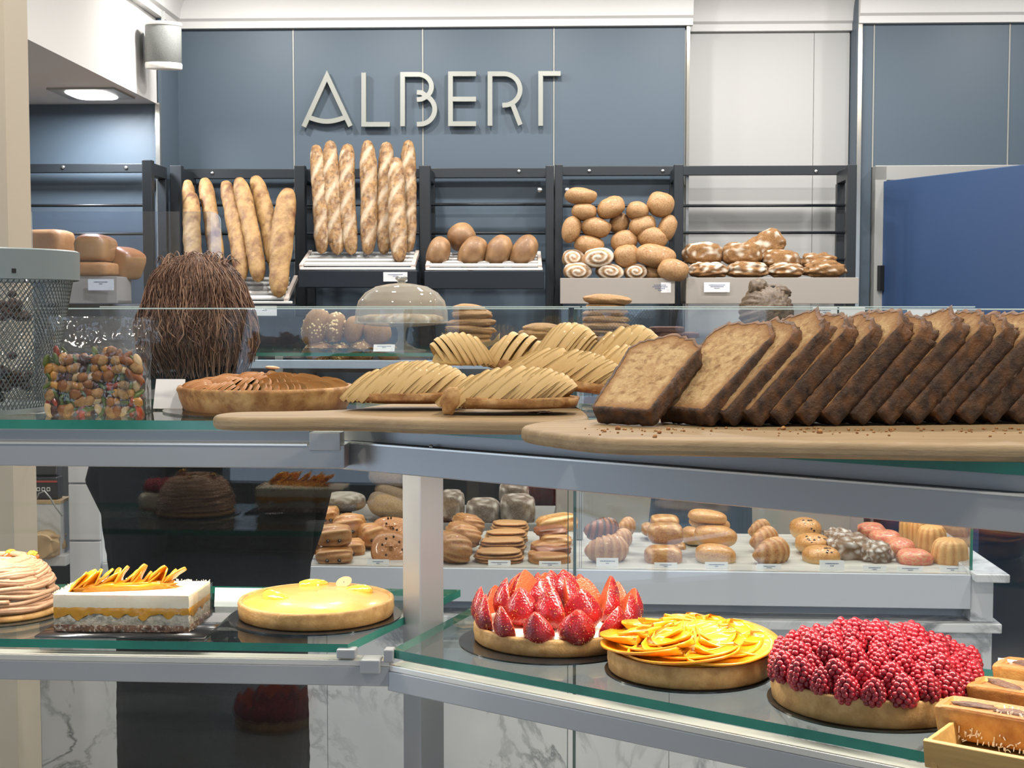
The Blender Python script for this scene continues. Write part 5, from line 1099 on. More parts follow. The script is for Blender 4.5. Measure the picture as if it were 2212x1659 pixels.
# ---------------------------------------------------------------- upper shelf: boards, apple tarts, sliced cake
M_wood = mat('beech_board', '#a68e6a', '#917958', 9, rough=.6, bump=.25, bs=40, stretch=(1, 14, 14), c4='#8a7353', ns4=3, lo=.3, hi=.7)
def plank(name, outline, z0, z1, label, bw=.006):
    c = Vector((sum(p[0] for p in outline) / len(outline), sum(p[1] for p in outline) / len(outline), z0))
    # round the outline corners
    pts = [Vector(p) - Vector((c.x, c.y)) for p in outline]
    for _ in range(2):
        q = []
        for i in range(len(pts)): a, b = pts[i], pts[(i + 1) % len(pts)]; q += [a * .75 + b * .25, a * .25 + b * .75]
        pts = q
    o = G().prism([(p.x, p.y) for p in pts], 0, z1 - z0).obj(name, M_wood, None, 'auto', c, label=label, cat='board'); b = bevel(o, bw, 4).modifiers[0]; b.angle_limit = radians(50); return o
zb = ZU + .0175
plank('serving_board', [(-.380, 1.755), (-.368, 1.712), (-.30, 1.700), (-.22, 1.705), (-.17, 1.695), (-.115, 1.662), (.0, 1.652), (.075, 1.655), (.10, 1.705), (.09, 1.95), (.04, 1.99), (-.14, 1.99), (-.195, 1.91), (-.215, 1.835), (-.30, 1.805), (-.36, 1.800)], ZU + .0005, zb, 'paddle shaped wooden board with handle under the apple tarts')
plank('serving_board', [(.008, 1.580), (.018, 1.535), (.088, 1.432), (.15, 1.420), (.62, 1.335), (.74, 1.40), (.74, 1.78), (.60, 1.79), (.13, 1.73), (.112, 1.68), (.04, 1.655), (.02, 1.62)], ZU + .0005, zb, 'thick wooden board under the sliced dark loaf cake')
# --- apple slices and tarts
M_apple = mat('baked_apple', '#cfae6c', '#bd9a58', 60, rough=.5, bump=.2, bs=200, attr='#e0bd80', coat=.1); M_appleb = mat('browned_apple', '#dcb376', '#c99a58', 60, rough=.5, bump=.2, bs=200, attr='#b5743a', coat=.15)
M_puff = mat('puff_pastry', '#b98a50', '#8a5a2c', 50, rough=.6, bump=.4, bs=160, attr='#6a3f20', c4='#d9b27a', ns4=20); M_jam = mat('apricot_jam', '#7d3a1c', '#5f260f', 60, rough=.12, coat=.8)
def apple_slice(b, h, th, m, seed):
    """half-moon slice: arch across local y, thin in x"""
    g = G(); n = 20; rows = [(-th / 2, .985), (-th * .25, 1.0), (th * .25, 1.0), (th / 2, .985)]; vs = []; at = []
    for (x, k) in rows:
        for i in range(n + 1):
            a = pi * i / n; w = 1 + .02 * nz((cos(a) * 3, sin(a) * 3, seed), 1); vs.append((x + .0012 * nz((a * 2, seed, 0)), -b * cos(a) * k * w, h * max(0, sin(a)) ** .85 * k * w)); at.append(1 if abs(x) < th * .3 else .15)
    fs = [(r * (n + 1) + i, r * (n + 1) + i + 1, (r + 1) * (n + 1) + i + 1, (r + 1) * (n + 1) + i) for r in range(3) for i in range(n)]
    fs += [tuple(range(n + 1)), tuple(3 * (n + 1) + i for i in range(n, -1, -1)), (0, n + 1, 2 * (n + 1), 3 * (n + 1), 3 * (n + 1) + n, 2 * (n + 1) + n, (n + 1) + n, n)]
    return g.add(vs, fs, 0, at)
AS = [apple_slice(1, 1, .16, M_apple, k).mesh('apple_slice', M_apple) for k in range(4)]
ASB = [apple_slice(1, 1, .16, M_appleb, k).mesh('apple_slice', M_appleb) for k in range(4)]
def apple_tart(px, py, D, La, Wb, h, label, n=17, lean=-48, yaw=0.0, tilt=0, base=True, roll=0):
    """px,py = middle of the front foot"""
    q = aY(px, py, D); t = thing('apple_tart', q + Vector((0, Wb, 0)), label, 'tart', 'oval apple tarts with fanned slices', rot=(radians(roll), radians(tilt), yaw))
    if base:
        def fp(p):
            r = sqrt(p.x ** 2 + p.y ** 2); return Vector((p.x, p.y, p.z + (.5 * max(0, r - .75) * 4 if p.z > 0 else 0)))
        G().blob((0, 0, .007), (La * 1.06, Wb * 1.10, .008), None, 4, .06, 3, int(px), 0, fp, .75, lambda p: max(0, min(1, -p.z * 1.2))).obj('pastry_base', M_puff, t)
        G().blob((0, 0, .011), (La * .95, Wb * .98, .005), None, 3, .05, 3, 1).obj('jam', M_jam, t)
    n = int(n * 1.35); G().blob((0, 0, .004), (La * .88, Wb * .84, h * .80), None, 4, .03, 2, 1, 0, lambda p: Vector((p.x, p.y, max(0, p.z)))).obj('apple_core', M_apple, t)
    for i in range(n):
        k = (i + .5) / n * 2 - 1; e = sqrt(max(.10, 1 - k * k)); hh = h * (.40 + .60 * e); sg = 1 if lean < 0 else -1
        link('apple_slice', AS[i % 4], t, (k * La * .88 + hh * .50 * sg, rr(-.0015, .0015), .006), (rr(-.04, .04), radians(lean + rr(-3, 3)), rr(-.04, .04) + .30 * sg), (hh * 1.5, Wb * .95 * (.45 + .55 * e), hh * 1.32))
    return t
apple_tart(988, 796, 2.02, .045, .03, .040, 'small arched apple piece behind the left apple tarts', 7, -30, base=False)
apple_tart(1118, 800, 2.03, .042, .035, .042, 'smooth rounded apple tart end behind the centre', 5, 30)
apple_tart(1228, 800, 2.00, .042, .035, .055, 'rear apple tart with upright slices, left of the rearmost', 13, 35, roll=-4)
apple_tart(1352, 802, 1.97, .048, .036, .056, 'rearmost apple tart, its slices sweeping right', 13, 40)
apple_tart(1330, 838, 1.90, .042, .034, .050, 'apple tart squeezed against the first cake slice', 13, 42)
apple_tart(1215, 842, 1.84, .082, .036, .050, 'upper apple tart resting tilted on the pile, browned base showing', 18, 46, tilt=9)
apple_tart(878, 874, 1.80, .078, .040, .050, 'left front apple tart with diagonal ridges leaning left', 17, 46)
apple_tart(1100, 886, 1.725, .084, .038, .050, 'front centre apple tart with a curled pastry tip', 19, 48)
# jam drip and pastry tip of the front tart
for (px, py, s) in ((1165, 890, .016), (1178, 893, .010)):
    q = aZ(px, py, zb); link('jam_drip', G().blob((0, 0, 0), (s, s * .8, .0015), None, 3, .3, 3, 3).mesh('jam_drip', M_jam), None, q, None, label='dark jam stain on the board below the front apple tart' if s > .012 else 'small jam spot beside the larger stain', cat='jam')
g = G(); g.blob((0, 0, 0), (.012, .007, .017), (0, .3, .2), 3, .3, 2.2, 3); g.obj('pastry_flake', M_puff, None, True, aY(972, 866, 1.715), label='curled pastry tip sticking out at the left of the front centre tart', cat='pastry')
# --- large round apple tart on a clear disc
c = aZ(575, 881, ZU + .003); D = c.y; R = u(186, D)
t = thing('round_apple_tart', c, 'large round apple tart with browned ruffled slices and a deep crust', 'tart')
pf = [(.001, 0), (R * .93, 0), (R * .95, .004), (R * .985, .016), (R * 1.0, .024), (R * 1.02, .029), (R * 1.0, .034), (R * .95, .033), (R * .93, .028), (.001, .028)]
G().lathe(pf, 110, ripple=lambda a, z: 1 + .012 * nz((cos(a) * 6, sin(a) * 6, z * 90), 1.5, 3) + (-.02 * exp(-((((a + pi) % (2 * pi)) - pi + 1.30) / .012) ** 2)), amap=lambda a, r, z: max(0, .8 - z * 45)).obj('crust', M_puff, t)
G().blob((0, 0, .024), (R * .92, R * .92, .009), None, 4, .05, 3, 3).obj('apple_bed', M_appleb, t)
r2 = random.Random(4)
for ring, (nf, rad, z) in enumerate([(12, .80, .030), (8, .52, .036), (4, .22, .040)]):
    for f in range(nf):
        a = 2 * pi * f / nf + ring * .4
        for j in range(7):
            aa = a + (j - 3) * .062 / max(.4, rad) ; hh = .024 * (1 - .06 * abs(j - 3)) * r2.uniform(.9, 1.1)
            link('apple_slice', ASB[(j + f) % 4], t, (R * rad * cos(aa), R * rad * sin(aa), z - .004), (0, radians(40 + 3 * j), aa + pi / 2 + .5 + r2.uniform(-.1, .1)), (hh * 1.2, .026, hh))
G().blob((0, 0, 0), (.011, .005, .0025), (.1, .1, .1), 3).obj('almond', M_white, t, True, (.01, -.0, .060))
board(R * 1.13, 'clear round board under the round apple tart', aZ(568, 886, ZU + .0004), M_acr)
# --- crumbs on the cake board
M_crumb = mat('cake_crumb', '#8a5a34', '#b98a54', 300, rough=.8); g = G(); r2 = random.Random(9)
for j in range(140):
    px = r2.uniform(1250, 2205); py = 926 + abs(r2.gauss(0, 7)); q = aZ(px, py, zb); s = r2.uniform(.0006, .0020) * (2.0 if r2.random() < .06 else 1); g.blob(q + Vector((0, 0, s * .5)), (s, s, s * .8), None, 1, .3, 2, j)
g.obj('cake_crumbs', M_crumb, None, True, kind='stuff', label='scattered cake crumbs along the board in front of the slices', cat='crumbs')
# --- sliced loaf cake
M_crumbf = mat('cake_crumb_face', '#cfb080', '#b99466', 110, rough=.85, bump=.75, bs=330, attr='#96693c', c4='#967046', ns4=90)
M_crust = mat('cake_crust', '#5f4632', '#423026', 60, rough=.55, bump=.8, bs=260, attr='#83562f', c4='#33231b', ns4=70)
def cake_slice_meshes(seed, H=.153, w=.098, t=.0235):
    r2 = random.Random(seed); pr = []
    hw = w / 2; top = H * .80
    base = [(-hw * .86, .004), (-hw * .80, 0), (0, 0), (hw * .80, 0), (hw * .86, .004), (hw * .96, H * .4), (hw * 1.02, top - .006), (hw * 1.05, top + .004)] + [(hw * 1.0 * cos(a) , top + .004 + (H - top) * sin(a) * (1 + .08 * r2.uniform(-1, 1))) for a in [pi * k / 9 for k in range(1, 9)]] + [(-hw * 1.05, top + .004), (-hw * 1.02, top - .006), (-hw * .96, H * .4)]
    # resample densely with ragged top
    n = len(base)
    for i in range(n):
        a, b = base[i], base[(i + 1) % n]; L = math.dist(a, b); k = max(1, int(L / .0045))
        for j in range(k): s = j / k; pr.append((a[0] * (1 - s) + b[0] * s, a[1] * (1 - s) + b[1] * s))
    m = len(pr); cy, cz = 0, H * .45
    def ring(x, inset, rough_):
        out = []
        for i, (y, z) in enumerate(pr):
            d = sqrt((y - cy) ** 2 + (z - cz) ** 2); am = (.0035 if z > top else .0012) * rough_
            k = 1 + (am * nz((y * 230, z * 230, x * 230), 1, seed) * 1.8 - inset) / d; out.append(Vector((x, cy + (y - cy) * k, cz + (z - cz) * k)))
        return out
    th = .0042
    crumb = G(); NR_ = 9
    for sgn in (-1, 1):
        vs = []; at = []
        for j in range(NR_ + 1):
            f = 1 - j / NR_ * .97
            rg = ring(sgn * t / 2, th * .9, 1)
            for q in rg: p = Vector((q.x, cy + (q.y - cy) * f, cz + (q.z - cz) * f)); p.x += .0009 * nz(p * 260, 1, seed + 3) * (1 if j else .3) - sgn * .0004; vs.append(p); at.append(1 if j == 0 else (.5 if j == 1 else 0))
        fs = [(j * m + i, j * m + (i + 1) % m, (j + 1) * m + (i + 1) % m, (j + 1) * m + i) for j in range(NR_) for i in range(m)] + [tuple(NR_ * m + i for i in range(m))]
        crumb.add(vs, fs, 0, at)
    crust = G(); xs2 = [-t / 2, -t / 4, 0, t / 4, t / 2]; vs = []; at = []
    for x in [-t / 2] : vs += ring(x, th, 1)
    for x in xs2: vs += ring(x, 0, 1.5)
    vs += ring(t / 2, th, 1); nr = len(vs) // m
    for k in range(nr):
        for i in range(m): at.append(max(0, min(1, .25 + nz(vs[k * m + i] * 90, 1, seed) * 1.2 + (.35 if pr[i][1] > top else -.1))))
    crust.add(vs, [(k * m + i, k * m + (i + 1) % m, (k + 1) * m + (i + 1) % m, (k + 1) * m + i) for k in range(nr - 1) for i in range(m)], 0, at)
    return crumb.mesh('cake_slice', M_crumbf), crust.mesh('crust', M_crust)
CS = [cake_slice_meshes(300 + k) for k in range(5)]
SL = [(1418, 56, 54), (1536, 51, 37), (1590, 46, 27), (1640, 45, 24), (1694, 44, 21), (1750, 44, 19), (1806, 43, 18), (1868, 42, 16), (1925, 43, 15), (1983, 43, 14), (2042, 42, 13), (2096, 43, 12), (2150, 42, 12), (2207, 42, 11), (2264, 42, 10)]
SLL = ['first cake slice, fallen lowest and showing its whole pale cut face', 'second cake slice, tall with a broad pale face behind the fallen one'] + [f'{ORD[k]} cake slice from the left in the leaning loaf' for k in range(2, 14)] + ['last visible cake slice at the right edge of the loaf']
t_ = .0235; w_ = .098
for i, (px, lean, yaw) in enumerate(SL):
    le, ya = radians(lean), radians(yaw); X2 = Vector((cos(ya), sin(ya), 0)); Y2 = Vector((-sin(ya), cos(ya), 0))
    k = px - 1652; foot = aZ(px, 923 - max(0, k) * .011, zb)
    root = foot - X2 * (t_ / 2 * cos(le)) + Y2 * (w_ * .42) + Vector((0, 0, t_ / 2 * sin(le) + .0005))
    me, cr = CS[i % 5]; s = 1.0 if i else .94; s *= 1 + .03 * sin(i * 2.4)
    o = link('cake_slice', me, None, root, (0, le, ya), (s, s, s * (1 - .01 * max(0, i - 9))), label=SLL[i], cat='cake slice', group='slices of the dark crusted loaf cake')
    link('crust', cr, o, label='dark brown baked crust')
# ---------------------------------------------------------------- card holder by the round tart
card(330, 815, 394, 882, 2.05, 'slanted clear holder with a blank white card, left of the round apple tart', 0, 22, False, back=True)
# ---------------------------------------------------------------- cellophane bag of nuts and dried fruit
M_cello = glass('cellophane', (.985, .985, .98), 1.45, boost=.03, rough=.08, haze=.012, bump=.5, bs=35)
c = aZ(212, 893, ZU + .0005); D = c.y; bw, bh, bd = u(108, D), u(150, D), .032
t = thing('bag_of_nuts', c, 'clear cellophane bag of mixed nuts, seeds and dried fruit', 'bag', rot=(0, 0, .05))
def crumple(p, s=1): return p + Vector((nz(p * 28, 1, 1), nz(p * 28, 1, 2) * 1.4, nz(p * 24, 1, 3))) * .0045 * s
g = G(); nu, nv = 46, 30
def bagf(a, b):
    th = a * 2 * pi; z = b * u(212, D); full = 1 - max(0, (b - .62) / .38) ** .6 * .93; cx, sy = cos(th), sin(th)
    x = math.copysign(abs(cx) ** .35, cx) * bw * (1 + .04 * b + (.12 * max(0, b - .8) * 4 if cx > 0 else .04 * b)); y = math.copysign(abs(sy) ** .35, sy) * bd * full
    return crumple(Vector((x, y, z)), .4 + 1.3 * b)
g.grid(bagf, nu, nv, 0, True); g.obj('film', M_cello, t, 'auto')
g = G()
def flap(a, b): return crumple(Vector(((a * 2 - 1) * bw * 1.15 + .008, -.006 - .004 * b, u(212, D) - b * u(46, D) - a * .006)), 1.4)
g.grid(flap, 30, 10); g.obj('folded_flap', M_cello, t, 'auto')
g = G(); g.grid(lambda a, b: crumple(Vector((bw * (.35 + .3 * a + .25 * b), -bd * 1.02 - .004 * sin(a * 9), u(150, D) * (1 - b))), 1.2), 12, 20); g.obj('side_fold', M_cello, t, 'auto')
NM = [('almond', mat('almond_skin', '#8a5228', '#6a3a1a', 90, rough=.5, bump=.3, bs=200), (.0125, .0062, .0050)), ('pumpkin_seed', mat('pumpkin_seed', '#5f6e35', '#48582a', 90, rough=.4), (.0075, .0042, .0022)), ('goji_berry', mat('goji_berry', '#b04a26', '#8e3018', 90, rough=.35, coat=.3), (.0078, .0032, .0032)),
      ('raisin', mat('raisin', '#4c2e26', '#36201c', 90, rough=.45, bump=.5, bs=200), (.0062, .005, .0045)), ('hazelnut', mat('hazelnut', '#8f6038', '#6d4426', 60, rough=.5), (.0075, .0075, .007)), ('golden_raisin', mat('golden_raisin', '#b98540', '#9a6a2c', 90, rough=.35, coat=.3, bump=.4, bs=200), (.0068, .0052, .0048)),
      ('walnut_piece', mat('walnut', '#a8855a', '#86643e', 90, rough=.6, bump=.6, bs=200), (.0088, .0068, .006)), ('cashew', mat('cashew', '#c9b08a', '#b0946a', 60, rough=.5), (.0085, .0045, .0045))]
NMM = [(n, G().blob((0, 0, 0), d, None, 3, .16 if n not in ('almond', 'pumpkin_seed') else .04, 3, k).mesh(n, m), d) for k, (n, m, d) in enumerate(NM)]
r2 = random.Random(12); top_z = u(140, D)
cells = []
for iz in range(9):
    for ix in range(14):
        for iy in range(2):
            x = -bw * .93 + (ix + .5) / 14 * bw * 1.86 + r2.uniform(-.0025, .0025); z = .0065 + iz * .0118 + r2.uniform(-.002, .002)
            lim = top_z * (1.0 - .10 * (x / bw + .2) ** 2 + .04 * sin(x * 90))
            if z < lim - .004: cells.append((x, -bd * .80 + iy * .0135, z))
for j, p in enumerate(cells):
    k = r2.choices(range(8), [3.0 if p[2] > top_z * .75 else 1.0, 4.2, 2.2 if p[2] < top_z * .5 else .6, 2.4, 2.2, 2.0, 1.6, .8])[0]; n, me, d = NMM[k]
    link(n, me, t, p, (r2.uniform(-.6, .6), r2.uniform(-3, 3), r2.uniform(-.5, .5)), r2.uniform(1.1, 1.38))
# ---------------------------------------------------------------- wire mesh basket
M_bask = mat('grey_enamel', '#7e8b8f', rough=.45); M_baskw = mat('grey_mesh_wire', '#5f686a', rough=.45)
zr = EYE + .077; D = 2.02; cB = aY(-92, 700, D); cB.z = 0; Rt, Rb = u(250, D), u(187, D)
t = thing('mesh_basket', (cB.x, cB.y, ZU + .0005), 'tapered grey wire mesh basket with a solid rim at the left edge', 'basket'); hT = zr - ZU
G().lathe([(Rt * 1.0, hT - u(62, D)), (Rt * 1.018, hT - u(60, D)), (Rt * 1.02, hT), (Rt * 1.0, hT + .002), (Rt * .985, hT), (Rt * .98, hT - u(60, D))], 110).obj('rim_band', M_bask, t, 'auto')
G().lathe([(.001, .001), (Rb, .001), (Rb * 1.01, .008), (Rb * .99, .010), (.001, .003)], 80).obj('base_plate', M_bask, t, 'auto')
g = G(); nd = 118; hz1 = hT - u(58, D)
for s in (-1, 1):
    for i in range(nd):
        a0 = 2 * pi * i / nd; pts = []
        for j in range(18):
            k = j / 17; r = Rb + (Rt - Rb) * (k * hz1 / hT); a = a0 + s * k * .95; pts.append((r * cos(a) + 0, r * sin(a), .006 + k * (hz1 - .006)))
        ca = a0 + s * .5
        g.tube(pts, .00072, 3, 0, False, 1.3)
s = g.obj('wire_mesh', M_baskw, t, False); s['kind'] = 'stuff'
q = aY(116, 553, D - .12); G().box((0, 0, 0), (.0016, .006, .006)).obj('rim_slot', M_dark, t, False, (Rt * 1.018 * cos(-.75), Rt * 1.018 * sin(-.75), hT - .03), (0, 0, -.75))
for k, (dx, dy, zz, s, lb) in enumerate([(.07, .0, .05, .048, 'clear bag of dark fruit inside the mesh basket'), (.02, -.07, .11, .05, 'clear crumpled bag higher in the mesh basket'), (.06, .05, .15, .04, 'third clear bag leaning inside the mesh basket')]):
    b_ = thing('small_bag', (cB.x + dx, cB.y + dy, ZU + .004 + zz), lb, 'bag', 'bags in the mesh basket'); G().blob((0, 0, 0), (s, s * .8, s * 1.1), None, 4, .35, 2.2, 30 + k).obj('film', M_cello, b_, 'auto'); g = G()
    for j in range(40): p = Vector((rr(-1, 1), rr(-1, 1), rr(-1, .3))); (g.blob(p.normalized() * rr(.2, .75) * s, (.007, .006, .006), None, 2, .2, 3, j))
    o = g.obj('dried_fruit', NM[3 if k != 1 else 4][1], b_); o['kind'] = 'stuff'
g = G(); g.grid(lambda a, b: crumple(Vector((-.06 + a * .075, 0, .0 + (1 - a) ** 1.5 * b * .062)), 1.2), 14, 10); g.obj('bag_corner', M_cello, None, 'auto', (cB.x + .09, cB.y - .05, zr - .01), label='crumpled clear bag corner poking above the basket rim', cat='bag')
# white sheet lying under the basket
G().box((0, 0, .0004), (.10, .05, .0006)).obj('paper_sheet', M_card, None, False, aZ(85, 890, ZU + .0002), (0, 0, .2), label='white sheet under the mesh basket beside the nut bag', cat='paper')
# ---------------------------------------------------------------- clear hygiene screen in front of the racks
M_plexi = glass('blue_tinged_screen', (.86, .91, .985), 1.49, boost=.05)
D = 4.14; x1 = u(480 - 1106, D); x0 = u(74 - 1106, D); zt3 = aY(300, 457, D).z; z0_ = zd + .03
t = thing('clear_screen', ((x0 + x1) / 2, D, z0_), 'upright clear blue tinged screen with a rounded corner, behind the brown hair', 'screen'); w2 = (x1 - x0) / 2; hh = zt3 - z0_; rc = .03
pts = [(-w2, 0), (w2, 0), (w2, hh - rc)] + [(w2 - rc + rc * cos(a), hh - rc + rc * sin(a)) for a in [pi / 2 * k / 6 for k in range(1, 6)]] + [(w2 - rc, hh), (-w2, hh)]
g = G(); n = len(pts); g.add([(x, -.0025, z) for x, z in pts] + [(x, .0025, z) for x, z in pts], [tuple(range(n)), tuple(range(2 * n - 1, n - 1, -1))]); k0 = len(g.v) - 2 * n
for i in range(n): j = (i + 1) % n; g.f.append((k0 + i, k0 + n + i, k0 + n + j, k0 + j)); g.mi.append(1)
g.obj('screen_pane', [M_plexi, M_edgew], t, False); G().box((0, .0, -.012), (w2 * 2, .10, .026)).obj('screen_foot', M_alu, t, False)
# ---------------------------------------------------------------- till corner at the left, behind the case
M_wc = mat('white_cabinet', '#cfd3da', rough=.4); M_pl = mat('black_plastic', '#2a2b2f', rough=.35); M_red = mat('red_stripe', '#a8483c', rough=.4); M_tb = mat('counter_top_white', '#c9ccd0', rough=.35)
D = 3.80; a = aY(137, 1005, D); b = aY(212, 1290, D); z_lo = aY(150, 1330, D).z
t = thing('drawer_unit', ((a.x + b.x) / 2, D + .14, 0), 'pale white drawer unit beside the dark coat', 'cabinet'); wd = b.x - a.x; top = a.z
G().box((0, .0, (top + z_lo) / 2), (wd, .19, top - z_lo)).obj('carcass', M_wc, t, False)
zs3 = [top, aY(150, 1048, D).z, aY(150, 1173, D).z, z_lo]
for i in range(3): bevel(G().box((0, -.10, (zs3[i] + zs3[i + 1]) / 2), (wd - .003, .014, zs3[i] - zs3[i + 1] - .005)).obj('drawer_front', M_wc, t, False), .002)
D2 = 3.80; tz = aY(100, 1200, D2).z; xl_, xr2 = u(-120 - 1106, D2 + .1), u(134 - 1106, D2)
t = thing('till_table', ((xl_ + xr2) / 2, D2 + .09, 0), 'narrow pale till table left of the drawer unit', 'table'); wT = xr2 - xl_
bevel(G().box((0, .03, tz - .015), (wT, .24, .03)).obj('table_top', M_tb, t, False), .003); G().box((0, .05, (tz - .03 + z_lo) / 2), (wT - .02, .16, tz - .03 - z_lo)).obj('table_body', M_nv2, t, False)
q = aY(106, 1152, D2 + .06); t = thing('till_box', (q.x, q.y, tz), 'white box with a brown top under the card terminal', 'box'); h = u(70, D2 + .06) + (q.z - tz)
G().box((0, 0, h / 2), (.095, .09, h)).obj('box_body', M_tb, t, False); G().box((0, 0, h + .004), (.098, .094, .008)).obj('box_lid', M_paper, t, False)
t = thing('card_terminal', (q.x - .005, q.y, tz + h + .009), 'black payment terminal with a red stripe and white symbols', 'payment terminal'); w = .078; hh = u(76, D2)
bevel(G().box((0, 0, hh * .32), (w, .05, hh * .64)).obj('terminal_body', M_pl, t, False), .004); bevel(G().box((0, .008, hh * .8), (w * .9, .04, hh * .35), (radians(-18), 0, 0)).obj('terminal_head', M_pl, t, False), .004)
G().box((0, -.0258, hh * .52), (w, .002, .005)).obj('stripe', M_red, t, False); g = G()
for k in (-1, 0, 1): g.box((k * .014, -.0256, hh * .25), (.008, .001, .002)).box((k * .014, -.0256, hh * .34), (.008, .001, .002)).box((k * .014 - .004, -.0256, hh * .295), (.0015, .001, .008)).box((k * .014 + .004, -.0256, hh * .295), (.0015, .001, .008))
g.obj('symbols', M_card, t, False)
G().tube([aY(78, 1080, 3.78), aY(84, 1066, 3.77), aY(96, 1061, 3.76), aY(108, 1075, 3.77), aY(122, 1098, 3.78), aY(135, 1115, 3.78)], .0022, 6).obj('grey_cable', M_alu, None, label='thin grey cable looping over the white till box', cat='cable')
def crp(p): return Vector((p.x, p.y, p.z * (1 + .15 * sin(p.x * 4)))) 
q = aY(62, 1180, 3.76); G().blob((0, 0, 0), (u(58, 3.76), .05, u(27, 3.76)), (0, .05, 0), 4, .22, 2.4, 3, 0, crp, .5).obj('paper_packet', M_paper, None, 'auto', Vector((q.x, q.y + .06, tz + u(24, 3.76))), label='crumpled brown paper packet lying on the till table', cat='packet')
# ---------------------------------------------------------------- people
M_coat = mat('black_boucle_coat', '#15171b', '#0d0e11', 200, rough=.95, bump=1.0, bs=350, spec=.15); M_skin = mat('skin', '#c99a7e', rough=.5, sub=.1)
M_hair = mat('auburn_hair', '#7f5c48', '#452e25', 30, rough=.45, stretch=(6, 6, .6), bump=.4, bs=40); M_hair2 = mat('brown_hair', '#6f5d49', '#4b3d30', 30, rough=.5, stretch=(1, 6, 6))
M_trou = mat('dark_trousers', '#1d2026', rough=.9); M_shoe = mat('shoe', '#16161a', rough=.5)
def body(name, J, E, rad, m, parent, lv=2):
    me = bpy.data.meshes.new(name); me.from_pydata([tuple(v) for v in J], E, []); o = link(name, me, parent); me.materials.append(m)
    sk = o.modifiers.new('skin', 'SKIN'); sk.use_smooth_shade = True
    for i, r in enumerate(rad): v = me.skin_vertices[0].data[i]; v.radius = r if isinstance(r, tuple) else (r, r); v.use_root = (i == 0)
    s = o.modifiers.new('sub', 'SUBSURF'); s.levels = lv; s.render_levels = lv; return o
def hand(parent, p, d, sgn, m):
    """palm plus five bent fingers, root at wrist p, pointing along d"""
    J = [p, p + d * .035, p + d * .08]; E = [(0, 1), (1, 2)]; R_ = [(.022, .016), (.036, .016), (.034, .013)]
    side_ = Vector((0, 1, 0)); inn = Vector((-sgn, 0, 0))
    o = body('hand', J, E, R_, m, parent, 1)
    for k, (off, L) in enumerate([(-.026, .062), (-.009, .072), (.009, .068), (.025, .052)]):
        b = p + d * .07 + side_ * off; J2 = [b, b + d * L * .45 + inn * .004, b + d * L * .75 + inn * .012, b + d * L + inn * .024]; body('finger', J2, [(0, 1), (1, 2), (2, 3)], [.0095, .009, .008, .0065], m, o, 1)
    b = p + d * .03 - side_ * .03; body('thumb', [b, b - side_ * .02 + d * .025, b - side_ * .024 + d * .05 + inn * .01], [(0, 1), (1, 2)], [.012, .0105, .008], m, o, 1)
def head_mesh(): # faces +y
    def fn(p):
        q = p.copy()
        q.x *= .80 - .12 * max(0, -q.z) ** 1.2; q.y *= 1.0 - .10 * max(0, -q.z)
        if q.z < 0 and q.y > 0: q.y += .06 * (-q.z)
        # brow, eye sockets, nose, lips, chin
        if q.y > .3:
            q.y += .20 * exp(-(q.x / .11) ** 2 - ((q.z + .16) / .15) ** 2) + .05 * exp(-(q.x / .2) ** 2 - ((q.z + .48) / .05) ** 2) + .03 * exp(-(q.x / .2) ** 2 - ((q.z + .58) / .05) ** 2)
            for s in (-1, 1): q.y -= .09 * exp(-((q.x - s * .30) / .13) ** 2 - ((q.z + .02) / .10) ** 2)
            q.y += .06 * exp(-(q.x / .2) ** 2 - ((q.z + .85) / .15) ** 2)
        return q
    g = G().blob((0, 0, 0), (.098, .098, .118), None, 5, 0, 1, 0, 0, fn)
    for s in (-1, 1): g.blob((s * .079, -.005, -.008), (.010, .018, .030), (0, 0, s * .4), 3)
    return g
def person(root, label, J, coat, face_yaw, hname='hair'):
    pass
M_eye = mat('eye_white', '#e8e6e2', rough=.2); M_iris = mat('iris', '#3a2a20', rough=.2); M_lip = mat('lip', '#a8645a', rough=.4)
def head(parent, pos, yaw, sc=1.0, pitch=0):
    h = head_mesh().obj('head', M_skin, parent, True, pos, (pitch, 0, yaw)); h.scale = (sc,) * 3
    for s in (-1, 1):
        e = G().blob((0, 0, 0), (.0115, .0115, .0115), None, 3).obj('eye', [M_eye], h, True, (s * .030, .082, -.003)); 
    G().blob((0, .092, -.060), (.022, .008, .007), None, 3).obj('mouth', M_lip, h)
    return h
# --- customer with auburn hair, seen from behind beyond the case (faces away from the camera)
D = 2.92; cx = u(432 - 1106, D) ; hz0 = EYE - u(676 - 660, D)
P1 = thing('person', (cx, D + .08, 0), 'person with long auburn hair and a dark fuzzy coat, seen from behind', 'person')
wS = u(235, D)
J = [(0, 0, .90), (0, 0, 1.02), (0, 0, 1.16), (0, 0, 1.245), (-.010, .0, 1.30), (-.020, .005, 1.36),
     (-.085, .0, .80), (-.10, .01, .48), (-.10, .0, .10), (-.10, .09, .05), (.085, .0, .80), (.10, .01, .48), (.10, .0, .10), (.10, .09, .05),
     (-.12, 0, 1.235), (-.165, .0, 1.20), (-.185, .06, .97), (-.12, .17, .82), (.12, 0, 1.235), (.165, .0, 1.20), (.185, .06, .97), (.12, .17, .82)]
E = [(0, 1), (1, 2), (2, 3), (3, 4), (4, 5), (0, 6), (6, 7), (7, 8), (8, 9), (0, 10), (10, 11), (11, 12), (12, 13), (3, 14), (14, 15), (15, 16), (16, 17), (3, 18), (18, 19), (19, 20), (20, 21)]
Rr = [(.17, .13), (.155, .12), (.165, .12), (.13, .09), (.058, .058), (.052, .052), .095, .066, .045, .035, .095, .066, .045, .035, .075, .068, .056, .04, .075, .068, .056, .04]
bd_ = body('body', J, E, Rr, M_trou, P1)
